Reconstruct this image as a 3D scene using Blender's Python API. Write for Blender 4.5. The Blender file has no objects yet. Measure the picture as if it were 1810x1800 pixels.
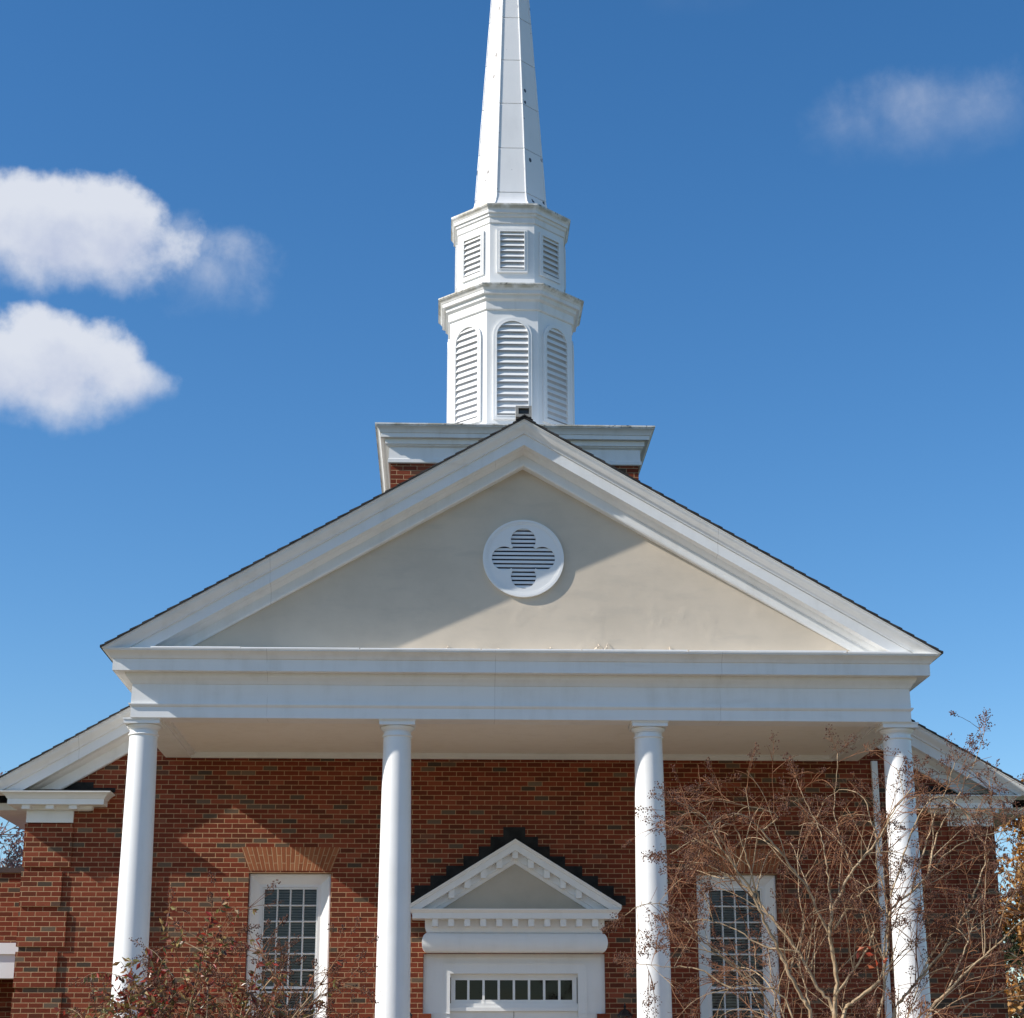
import bpy, bmesh, math, random
from mathutils import Vector, Matrix, noise as mnoise
R = math.radians
sc = bpy.context.scene
COL = sc.collection

# ------------------------------------------------------------------ camera
cam_d = bpy.data.cameras.new('camera')
cam = bpy.data.objects.new('camera', cam_d)
COL.objects.link(cam)
sc.camera = cam
yaw, pitch, roll = 0.038892, 0.294076, -0.0010
cam_d.sensor_width = 36.0
cam_d.lens = 36.0 * 3245.57 / 1810.0
cam_d.clip_start = 0.1
cam_d.clip_end = 3000.0
_f = Vector((math.sin(yaw)*math.cos(pitch), math.cos(yaw)*math.cos(pitch), math.sin(pitch)))
_r = Vector((math.cos(yaw), -math.sin(yaw), 0.0))
_u = _r.cross(_f)
_r2 = _r*math.cos(roll) + _u*math.sin(roll)
_u2 = -_r*math.sin(roll) + _u*math.cos(roll)
_m = Matrix((_r2, _u2, -_f)).transposed().to_4x4()
_m.translation = Vector((-1.0424, -26.097, 1.6222))
cam.matrix_world = _m

# ------------------------------------------------------------------ sun and sky
SUN = Vector((1.0, 0.245, -0.69)).normalized()        # direction the light travels
sun_el = math.asin(-SUN.z)
sun_d = bpy.data.lights.new('sun', 'SUN')
sun_d.energy = 5.0
sun_d.angle = R(0.53)
sun_d.color = (1.0, 0.94, 0.85)
sun = bpy.data.objects.new('sun', sun_d)
COL.objects.link(sun)
sun.rotation_euler = SUN.to_track_quat('-Z', 'Y').to_euler()
sun.location = (-30, -20, 40)

W = bpy.data.worlds.new('World')
sc.world = W
W.use_nodes = True
SKY_STRENGTH = 0.123
SKY_ROT = math.atan2(-SUN.x, -SUN.y)


class NT:
    """small helper for wiring shader nodes"""
    def __init__(self, tree):
        self.t = tree
        self.t.nodes.clear()

    def n(self, typ, **kw):
        nd = self.t.nodes.new(typ)
        for k, v in kw.items():
            setattr(nd, k, v)
        return nd

    def put(self, sock, v):
        if isinstance(v, bpy.types.NodeSocket):
            self.t.links.new(v, sock)
        elif v is not None:
            try:
                sock.default_value = v
            except TypeError:
                sock.default_value = tuple(v) + (1.0,)

    def m(self, op, a, b=None, c=None, clamp=False):
        nd = self.n('ShaderNodeMath', operation=op, use_clamp=clamp)
        self.put(nd.inputs[0], a)
        self.put(nd.inputs[1], b)
        self.put(nd.inputs[2], c)
        return nd.outputs[0]

    def v(self, op, a, b=None, scale=None):
        nd = self.n('ShaderNodeVectorMath', operation=op)
        self.put(nd.inputs[0], a)
        self.put(nd.inputs[1], b)
        if scale is not None:
            self.put(nd.inputs['Scale'], scale)
        return nd.outputs['Value'] if op in ('DOT_PRODUCT', 'LENGTH') else nd.outputs[0]

    def xyz(self, a):
        nd = self.n('ShaderNodeSeparateXYZ')
        self.put(nd.inputs[0], a)
        return nd.outputs

    def comb(self, x, y, z):
        nd = self.n('ShaderNodeCombineXYZ')
        for i, q in enumerate((x, y, z)):
            self.put(nd.inputs[i], q)
        return nd.outputs[0]

    def noise(self, vec, scale, detail=3.0, rough=0.5, dist=0.0, color=False):
        nd = self.n('ShaderNodeTexNoise')
        self.put(nd.inputs['Vector'], vec)
        nd.inputs['Scale'].default_value = scale
        nd.inputs['Detail'].default_value = detail
        nd.inputs['Roughness'].default_value = rough
        nd.inputs['Distortion'].default_value = dist
        return nd.outputs['Color' if color else 'Fac']

    def ss(self, x, lo, hi, a=0.0, b=1.0):
        nd = self.n('ShaderNodeMapRange', interpolation_type='SMOOTHSTEP')
        self.put(nd.inputs['Value'], x)
        nd.inputs['From Min'].default_value = lo
        nd.inputs['From Max'].default_value = hi
        nd.inputs['To Min'].default_value = a
        nd.inputs['To Max'].default_value = b
        return nd.outputs[0]

    def mix(self, f, a, b, blend='MIX'):
        nd = self.n('ShaderNodeMix', data_type='RGBA', blend_type=blend)
        self.put(nd.inputs[0], f)
        for s, q in ((nd.inputs[6], a), (nd.inputs[7], b)):
            if isinstance(q, (tuple, list)):
                q = tuple(q)[:3] + (1.0,)
            self.put(s, q)
        return nd.outputs[2]

    def ramp(self, f, stops):
        nd = self.n('ShaderNodeValToRGB')
        self.put(nd.inputs[0], f)
        cr = nd.color_ramp
        while len(cr.elements) < len(stops):
            cr.elements.new(0.5)
        for e, (p, c) in zip(cr.elements, stops):
            e.position = p
            e.color = tuple(c) + (1.0,)
        return nd.outputs[0]


# world: Nishita sky with fair-weather clouds at fixed compass directions
w = NT(W.node_tree)
sky = w.n('ShaderNodeTexSky', sky_type='NISHITA', sun_disc=False)
sky.sun_elevation = sun_el
sky.sun_rotation = SKY_ROT
sky.altitude = 0.0
sky.air_density = 0.95
sky.dust_density = 0.25
sky.ozone_density = 3.0
tc = w.n('ShaderNodeTexCoord')
d = w.v('NORMALIZE', tc.outputs['Generated'])
dx, dy, dz = w.xyz(d)
az = w.m('MULTIPLY', w.m('ARCTAN2', dx, dy), 180/math.pi)
el = w.m('MULTIPLY', w.m('ARCSINE', dz), 180/math.pi)
uv = w.comb(az, el, 0.0)


def cloud_field(off):
    q = w.v('ADD', uv, off)
    x, y, _ = w.xyz(q)
    n1 = w.noise(q, 0.50, 9.0, 0.57, 0.0)
    n2 = w.noise(w.v('ADD', q, (31.0, 7.0, 3.0)), 0.62, 9.0, 0.58, 0.15)
    out = None
    #        az0     el0   half-w half-h  gain  noise
    for a0, e0, hw_, hh, gain, amp, nn in CLOUDS:
        ex = w.m('DIVIDE', w.m('SUBTRACT', x, a0), hw_)
        ey = w.m('DIVIDE', w.m('SUBTRACT', y, e0), hh)
        r2 = w.m('ADD', w.m('MULTIPLY', ex, ex), w.m('MULTIPLY', ey, ey))
        f = w.m('SUBTRACT', 1.0, r2)
        f = w.m('ADD', f, w.m('MULTIPLY', w.m('SUBTRACT', n1 if nn == 1 else n2, 0.5), amp))
        # crisp crowns, ragged thin bases
        f = w.m('MULTIPLY', f, w.ss(ey, -0.9, 0.9, 0.8, 1.8))
        f = w.m('MULTIPLY', w.m('MAXIMUM', f, 0.0), gain)
        out = f if out is None else w.m('MAXIMUM', out, f)
    return out


CLOUDS = [
    (-12.9, 24.65, 5.0, 2.1, 1.00, 1.7, 1),
    (-8.2, 24.0, 2.9, 1.7, 0.26, 2.3, 2),
    (-13.4, 20.55, 4.3, 2.0, 0.95, 1.7, 1),
    (-10.4, 20.3, 2.0, 1.0, 0.60, 2.0, 1),
    (16.6, 28.2, 4.8, 1.7, 0.19, 1.7, 2),
    (9.0, 32.1, 2.6, 0.6, 0.05, 2.2, 2),
    (-40.0, 28.0, 9.0, 3.5, 1.0, 2.2, 1),
    (38.0, 22.0, 8.0, 3.0, 0.8, 2.2, 1),
    (-75.0, 35.0, 12.0, 4.0, 1.0, 2.2, 1),
    (150.0, 25.0, 14.0, 4.0, 1.0, 2.2, 1),
    (-160.0, 32.0, 14.0, 4.0, 1.0, 2.2, 1),
    (100.0, 30.0, 12.0, 3.5, 0.9, 2.2, 1),
]
dens = cloud_field((0.0, 0.0, 0.0))
dens_s = cloud_field((-0.7, 0.95, 0.0))       # towards the sun: how much cloud the light has crossed
alpha = w.ss(dens, 0.0, 0.95)
alpha = w.m('MULTIPLY', alpha, 0.97)
thick = w.ss(w.m('ADD', dens_s, w.m('MULTIPLY', w.noise(uv, 1.1, 5.0, 0.55), 0.9)), 0.7, 2.9)
ccol = w.mix(thick, (4.75, 5.0, 5.55), (3.2, 3.6, 4.75))
skyc = w.n('ShaderNodeHueSaturation')
skyc.inputs['Saturation'].default_value = 1.27
skyc.inputs['Hue'].default_value = 0.501
w.put(skyc.inputs['Color'], sky.outputs[0])
final = w.mix(alpha, skyc.outputs[0], ccol)
bg = w.n('ShaderNodeBackground')
w.put(bg.inputs[0], final)
bg.inputs[1].default_value = SKY_STRENGTH
wo = w.n('ShaderNodeOutputWorld')
w.t.links.new(bg.outputs[0], wo.inputs[0])

sc.view_settings.view_transform = 'Standard'
sc.view_settings.look = 'None'
sc.view_settings.gamma = 1.0
sc.view_settings.exposure = 0.32
sc.render.engine = 'CYCLES'
sc.render.resolution_x = 1024
sc.render.resolution_y = 1018


# ------------------------------------------------------------------ materials
def mat(name, build, rough=0.6, spec=0.4):
    m_ = bpy.data.materials.new(name)
    m_.use_nodes = True
    t = NT(m_.node_tree)
    p = t.n('ShaderNodeBsdfPrincipled')
    p.inputs['Roughness'].default_value = rough
    p.inputs['Specular IOR Level'].default_value = spec
    o = t.n('ShaderNodeOutputMaterial')
    t.t.links.new(p.outputs[0], o.inputs[0])
    build(t, p)
    return m_


def bump(t, p, h, strength, dist=0.01):
    b = t.n('ShaderNodeBump')
    b.inputs['Strength'].default_value = strength
    b.inputs['Distance'].default_value = dist
    t.put(b.inputs['Height'], h)
    t.t.links.new(b.outputs[0], p.inputs['Normal'])


def pos(t):
    return t.n('ShaderNodeNewGeometry').outputs['Position']


def paint(base, grime, amount, specks=0.0, bands=(), joints=0.0):
    def b(t, p):
        P = pos(t)
        x, y, z = t.xyz(P)
        streak = t.noise(t.comb(t.m('MULTIPLY', x, 6.0), t.m('MULTIPLY', y, 6.0), t.m('MULTIPLY', z, 0.7)), 1.0, 4.0, 0.6)
        blot = t.noise(P, 2.1, 5.0, 0.6)
        fac = t.m('MULTIPLY', t.ss(t.m('ADD', t.m('MULTIPLY', streak, 0.5), t.m('MULTIPLY', blot, 0.5)), 0.45, 0.72), amount)
        c = t.mix(fac, base, grime)
        if joints:
            # butt joints between lengths of board, opened here and there
            f = t.m('MULTIPLY', t.m('FRACT', t.m('ADD', t.m('DIVIDE', x, joints), 0.13)), joints)
            j = t.m('MULTIPLY', t.m('LESS_THAN', f, 0.007), t.ss(t.noise(P, 3.0, 2.0), 0.38, 0.55))
            c = t.mix(t.m('MULTIPLY', j, 0.35), c, (0.25, 0.23, 0.21))
            scuff = t.ss(t.noise(t.comb(t.m('MULTIPLY', x, 1.2), y, t.m('MULTIPLY', z, 9.0)), 1.0, 6.0, 0.65), 0.55, 0.75)
            c = t.mix(t.m('MULTIPLY', scuff, 0.22), c, (0.55, 0.53, 0.50))
        for z0, z1 in bands:
            # lichen and soot settled on the top edge of a cornice
            m_ = t.m('MULTIPLY', t.ss(z, z0, z0+0.03), t.ss(z, z1+0.02, z1))
            m_ = t.m('MULTIPLY', m_, t.ss(t.noise(P, 5.0, 5.0, 0.65), 0.36, 0.62))
            c = t.mix(t.m('MULTIPLY', m_, 0.75), c, (0.40, 0.37, 0.29))
            k_ = t.m('MULTIPLY', t.ss(z, z1-0.05, z1-0.02), t.ss(t.noise(P, 11.0, 5.0, 0.7), 0.56, 0.66))
            c = t.mix(t.m('MULTIPLY', k_, t.m('LESS_THAN', z, z1+0.03)), c, (0.10, 0.095, 0.08))
        if specks:
            vo = t.n('ShaderNodeTexVoronoi')
            vo.voronoi_dimensions = '2D'
            nx, ny, nz = t.xyz(t.n('ShaderNodeNewGeometry').outputs['True Normal'])
            u = t.m('ADD', t.m('SUBTRACT', t.m('MULTIPLY', nx, y), t.m('MULTIPLY', ny, x)), t.m('MULTIPLY', t.m('ROUND', t.m('MULTIPLY', nx, 1.5)), 3.7))
            front = t.m('GREATER_THAN', t.m('ABSOLUTE', ny), 0.9)
            t.put(vo.inputs['Vector'], t.comb(u, t.m('MULTIPLY', z, 0.75), 0.0))
            vo.inputs['Scale'].default_value = 3.4
            cell = t.xyz(vo.outputs['Color'])
            size = t.m('MULTIPLY', t.ss(cell[0], 0.30, 1.0, 0.0, specks), t.m('SUBTRACT', 1.0, t.m('MULTIPLY', front, 0.8)))
            wob = t.m('ADD', vo.outputs['Distance'], t.m('MULTIPLY', t.noise(P, 18.0, 2.0), 0.05))
            spot = t.m('LESS_THAN', wob, t.m('ADD', size, 0.012))
            c = t.mix(spot, c, (0.06, 0.06, 0.07))
        t.put(p.inputs['Base Color'], c)
        bump(t, p, t.m('ADD', t.m('MULTIPLY', t.noise(P, 35.0, 3.0), 0.3), t.noise(P, 4.0, 3.0)), 0.16, 0.008)
    return b


M = {}
M['paint'] = mat('white_paint', paint((0.80, 0.80, 0.79), (0.62, 0.61, 0.58), 0.35), 0.42, 0.4)
M['board'] = mat('painted_boards', paint((0.80, 0.80, 0.79), (0.60, 0.585, 0.55), 0.42, 0.0, (), 2.87), 0.45, 0.35)
M['trim_weathered'] = mat('weathered_white_paint', paint((0.79, 0.785, 0.77), (0.46, 0.43, 0.37), 0.38, 0.0, ((13.08, 13.17), (14.515, 14.61), (10.48, 10.54))), 0.6, 0.25)
M['spire'] = mat('spire_metal_paint', paint((0.80, 0.80, 0.80), (0.66, 0.66, 0.66), 0.35, 0.125), 0.38, 0.4)
M['ceiling'] = mat('ceiling_paint', paint((0.84, 0.80, 0.74), (0.72, 0.67, 0.60), 0.5), 0.6, 0.3)


def brick_build(kind):
    def b(t, p):
        if kind == 'wall':
            g = t.n('ShaderNodeNewGeometry')
            x, y, z = t.xyz(g.outputs['Position'])
            nx, ny, nz = t.xyz(g.outputs['True Normal'])
            side = t.m('GREATER_THAN', t.m('ABSOLUTE', nx), 0.6)
            u = t.m('ADD', t.m('MULTIPLY', x, t.m('SUBTRACT', 1.0, side)), t.m('MULTIPLY', y, side))
            v_ = z
            P = g.outputs['Position']
            bw, bh, mo = 0.2032, 0.0677, 0.0046
            row = t.m('FLOOR', t.m('DIVIDE', v_, bh))
            shift = t.m('MULTIPLY', t.m('MODULO', t.m('ADD', row, 400.0), 2.0), 0.5)
            jit = t.n('ShaderNodeTexWhiteNoise', noise_dimensions='1D')
            t.put(jit.inputs['W'], row)
            shift = t.m('ADD', shift, t.m('MULTIPLY', jit.outputs['Value'], 0.09))
            uu = t.m('ADD', t.m('DIVIDE', u, bw), shift)
            wcell, hcell = bw, bh
            fv = t.m('MULTIPLY', t.m('FRACT', t.m('DIVIDE', v_, bh)), bh)
            v_len = bh
        else:
            tcx = t.n('ShaderNodeTexCoord')
            P = tcx.outputs['Object']
            x, y, z = t.xyz(P)
            # fan: the joints lean outwards with height
            lean = t.m('DIVIDE', x, t.m('ADD', 1.0, t.m('MULTIPLY', z, 0.70)))
            bw = 0.0555
            mo = 0.0045
            uu = t.m('DIVIDE', lean, bw)
            colm = t.m('FLOOR', uu)
            odd = t.m('MODULO', t.m('ADD', colm, 400.0), 2.0)
            split = t.m('ADD', 0.105, t.m('MULTIPLY', odd, 0.108))
            row = t.m('GREATER_THAN', z, split)
            wcell = bw
            fv = t.m('ABSOLUTE', t.m('SUBTRACT', z, split))
            v_len = 10.0
        colm = t.m('FLOOR', uu)
        fu = t.m('MULTIPLY', t.m('FRACT', uu), wcell)
        warp = t.m('MULTIPLY', t.m('SUBTRACT', t.noise(P, 26.0, 3.0), 0.5), 0.006)
        du = t.m('MINIMUM', fu, t.m('SUBTRACT', wcell, fu))
        dv = t.m('MINIMUM', fv, t.m('SUBTRACT', v_len, fv))
        dd = t.m('ADD', t.m('MINIMUM', du, dv), warp)
        brickm = t.ss(dd, mo - 0.0016, mo + 0.0016)
        wn = t.n('ShaderNodeTexWhiteNoise', noise_dimensions='2D')
        t.put(wn.inputs['Vector'], t.comb(colm, row, 0.0))
        rc = t.xyz(wn.outputs['Color'])
        if kind == 'wall':
            red = t.ramp(rc[0], [(0.0, (0.108, 0.026, 0.0115)), (0.25, (0.148, 0.028, 0.012)), (0.55, (0.182, 0.034, 0.015)), (0.8, (0.214, 0.043, 0.019)), (1.0, (0.255, 0.062, 0.030))])
            grey = t.mix(rc[2], (0.060, 0.042, 0.030), (0.165, 0.108, 0.072))
            isg = t.ss(rc[1], 0.905, 0.93)
            bc = t.mix(isg, red, grey)
        else:
            bc = t.ramp(rc[0], [(0.0, (0.24, 0.075, 0.032)), (0.5, (0.30, 0.100, 0.043)), (1.0, (0.35, 0.135, 0.062))])
        fine = t.noise(P, 60.0, 4.0, 0.6)
        bc = t.mix(t.ss(fine, 0.35, 0.75, 0.0, 0.35), bc, t.mix(0.5, bc, (0.10, 0.05, 0.035)))
        big = t.noise(P, 0.7, 4.0, 0.6)
        mort = t.mix(t.noise(P, 9.0, 4.0), (0.34, 0.195, 0.100), (0.50, 0.325, 0.190))
        c = t.mix(brickm, mort, bc)
        c = t.mix(t.ss(big, 0.45, 0.75, 0.0, 0.22), c, t.mix(0.6, c, (0.12, 0.07, 0.05)))
        t.put(p.inputs['Base Color'], c)
        hgt = t.m('ADD', t.m('MULTIPLY', brickm, 0.8), t.m('MULTIPLY', fine, 0.35))
        bump(t, p, hgt, 0.7, 0.008)
    return b


M['brick'] = mat('red_brick', brick_build('wall'), 0.85, 0.2)
M['arch_brick'] = mat('gauged_arch_brick', brick_build('arch'), 0.85, 0.2)


def stucco(t, p):
    P = pos(t)
    x, y, z = t.xyz(P)
    n1 = t.noise(P, 1.3, 6.0, 0.62)
    n2 = t.noise(t.comb(t.m('MULTIPLY', x, 0.9), y, t.m('MULTIPLY', z, 3.2)), 1.7, 5.0, 0.6)
    c = t.mix(t.ss(n1, 0.35, 0.7), (0.64, 0.550, 0.440), (0.58, 0.50, 0.40))
    c = t.mix(t.ss(n2, 0.5, 0.75, 0.0, 0.4), c, (0.49, 0.435, 0.36))
    t.put(p.inputs['Base Color'], c)
    # lifted, blistered paint in patches near the foot of the gable
    patch = t.m('MULTIPLY', t.ss(t.noise(P, 1.9, 2.0), 0.54, 0.66), t.ss(z, 8.3, 6.9))
    h = t.m('ADD', t.m('MULTIPLY', t.noise(P, 14.0, 5.0, 0.6), 0.25), t.m('MULTIPLY', t.m('MULTIPLY', t.noise(P, 9.0, 4.0, 0.55, 0.6), patch), 1.3))
    h = t.m('ADD', h, t.m('MULTIPLY', n2, 0.8))
    bump(t, p, h, 0.34, 0.010)


M['stucco'] = mat('beige_stucco', stucco, 0.8, 0.2)


def shingle(t, p):
    P = pos(t)
    x, y, z = t.xyz(P)
    cell = t.n('ShaderNodeTexWhiteNoise', noise_dimensions='2D')
    t.put(cell.inputs['Vector'], t.comb(t.m('FLOOR', t.m('MULTIPLY', x, 8.0)), t.m('FLOOR', t.m('MULTIPLY', y, 4.0)), 0.0))
    c = t.mix(cell.outputs['Value'], (0.022, 0.021, 0.022), (0.060, 0.056, 0.054))
    c = t.mix(t.ss(t.noise(P, 90.0, 2.0), 0.4, 0.7, 0.0, 0.5), c, (0.08, 0.075, 0.07))
    t.put(p.inputs['Base Color'], c)
    bump(t, p, t.noise(P, 120.0, 2.0), 0.4, 0.004)


M['shingle'] = mat('asphalt_shingle', shingle, 0.9, 0.2)


def simple(c1, c2, scale, rough=0.7, spec=0.3, bstr=0.2, detail=4.0):
    def b(t, p):
        P = pos(t)
        n = t.noise(P, scale, detail, 0.6)
        t.put(p.inputs['Base Color'], t.mix(t.ss(n, 0.3, 0.7), c1, c2))
        if bstr:
            bump(t, p, t.noise(P, scale*4, 3.0), bstr, 0.006)
    return b


M['lead'] = mat('dark_flashing', simple((0.012, 0.012, 0.012), (0.028, 0.027, 0.026), 6.0), 0.75, 0.2)
M['iron'] = mat('black_iron', simple((0.012, 0.012, 0.013), (0.022, 0.022, 0.023), 9.0), 0.45, 0.4)
M['coping'] = mat('brown_metal_coping', simple((0.050, 0.030, 0.025), (0.075, 0.045, 0.036), 4.0), 0.5, 0.4)
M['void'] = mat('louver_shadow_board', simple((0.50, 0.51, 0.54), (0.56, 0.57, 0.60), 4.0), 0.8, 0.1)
M['mesh'] = mat('vent_backing', simple((0.015, 0.018, 0.03), (0.03, 0.035, 0.05), 30.0), 0.8, 0.1)
M['blind'] = mat('window_blind', simple((0.30, 0.30, 0.30), (0.38, 0.38, 0.37), 3.0, bstr=0), 0.6, 0.3)
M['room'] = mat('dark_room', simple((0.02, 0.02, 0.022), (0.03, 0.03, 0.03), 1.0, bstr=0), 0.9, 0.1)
M['lampgrey'] = mat('grey_housing', simple((0.36, 0.34, 0.31), (0.28, 0.27, 0.25), 8.0), 0.6, 0.3)
M['door_panel'] = mat('beige_panel_paint', simple((0.46, 0.41, 0.335), (0.52, 0.465, 0.385), 2.0), 0.7, 0.2)
M['lens'] = mat('smoked_lens', simple((0.05, 0.05, 0.055), (0.09, 0.09, 0.095), 30.0), 0.3, 0.5)
M['concrete'] = mat('concrete', simple((0.42, 0.40, 0.36), (0.52, 0.49, 0.44), 1.5), 0.85, 0.2)
M['asphalt'] = mat('asphalt', simple((0.045, 0.045, 0.047), (0.075, 0.073, 0.072), 3.0), 0.9, 0.2)
M['paver'] = mat('warm_paving', simple((0.28, 0.215, 0.150), (0.37, 0.290, 0.210), 1.5), 0.85, 0.2)
M['grass'] = mat('dry_lawn', simple((0.075, 0.085, 0.030), (0.19, 0.165, 0.075), 0.9, detail=8.0), 0.9, 0.1)
M['bark'] = mat('tan_crape_myrtle_bark', simple((0.31, 0.215, 0.125), (0.45, 0.335, 0.215), 14.0), 0.7, 0.25)
M['twig'] = mat('brown_twig', simple((0.165, 0.070, 0.036), (0.30, 0.150, 0.080), 9.0), 0.75, 0.2)
M['seed'] = mat('seed_capsule', simple((0.055, 0.024, 0.018), (0.135, 0.060, 0.038), 20.0, bstr=0), 0.7, 0.25)
M['greybark'] = mat('grey_bark', simple((0.17, 0.145, 0.125), (0.30, 0.265, 0.235), 7.0), 0.85, 0.15)


def glass_mat(name, tint):
    m_ = bpy.data.materials.new(name)
    m_.use_nodes = True
    t = NT(m_.node_tree)
    tr = t.n('ShaderNodeBsdfTransparent')
    tr.inputs[0].default_value = tint + (1.0,)
    gl = t.n('ShaderNodeBsdfGlossy')
    gl.inputs['Roughness'].default_value = 0.03
    bmp = t.n('ShaderNodeBump')
    bmp.inputs['Strength'].default_value = 0.06
    bmp.inputs['Distance'].default_value = 0.02
    t.put(bmp.inputs['Height'], t.noise(pos(t), 3.0, 1.0))
    t.t.links.new(bmp.outputs[0], gl.inputs['Normal'])
    fr = t.n('ShaderNodeFresnel')
    fr.inputs[0].default_value = 1.5
    mx = t.n('ShaderNodeMixShader')
    t.put(mx.inputs[0], t.m('MULTIPLY', fr.outputs[0], 0.8, clamp=True))
    t.t.links.new(tr.outputs[0], mx.inputs[1])
    t.t.links.new(gl.outputs[0], mx.inputs[2])
    o = t.n('ShaderNodeOutputMaterial')
    t.t.links.new(mx.outputs[0], o.inputs[0])
    return m_


M['glass'] = glass_mat('window_glass', (0.80, 0.82, 0.85))


def leaf(cols):
    def b(t, p):
        g = t.n('ShaderNodeNewGeometry')
        c = t.ramp(g.outputs['Random Per Island'], [(i/(len(cols)-1), q) for i, q in enumerate(cols)])
        t.put(p.inputs['Base Color'], c)
        tl = t.n('ShaderNodeBsdfTranslucent')
        t.put(tl.inputs[0], c)
        mx = t.n('ShaderNodeMixShader')
        mx.inputs[0].default_value = 0.3
        out = [n for n in t.t.nodes if n.type == 'OUTPUT_MATERIAL'][0]
        t.t.links.new(p.outputs[0], mx.inputs[1])
        t.t.links.new(tl.outputs[0], mx.inputs[2])
        t.t.links.new(mx.outputs[0], out.inputs[0])
    return b


M['autumn'] = mat('autumn_leaf', leaf([(0.40, 0.032, 0.020), (0.24, 0.060, 0.028), (0.10, 0.095, 0.025), (0.17, 0.155, 0.045), (0.42, 0.29, 0.11), (0.20, 0.095, 0.045), (0.085, 0.035, 0.030), (0.40, 0.05, 0.03)]), 0.36, 0.6)
M['red_leaf'] = mat('red_leaf', leaf([(0.50, 0.09, 0.035), (0.40, 0.06, 0.03), (0.52, 0.15, 0.06)]), 0.5, 0.4)
M['orange_leaf'] = mat('orange_leaf', leaf([(0.46, 0.20, 0.05), (0.56, 0.28, 0.07), (0.32, 0.16, 0.07), (0.52, 0.32, 0.12), (0.26, 0.14, 0.08)]), 0.7, 0.2)
M['mauve_leaf'] = mat('mauve_seed_leaf', leaf([(0.30, 0.18, 0.18), (0.40, 0.26, 0.25), (0.22, 0.13, 0.14), (0.46, 0.33, 0.30)]), 0.7, 0.2)
M['dark_leaf'] = mat('evergreen_leaf', leaf([(0.025, 0.035, 0.015), (0.045, 0.055, 0.02), (0.06, 0.055, 0.025)]), 0.7, 0.2)


# ------------------------------------------------------------------ mesh helpers
TILT = 0.057


def lean(mb, first=0):
    mb.V = mb.V[:first]+[(x, y-TILT*(8.14-z), z) for x, y, z in mb.V[first:]]


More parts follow.
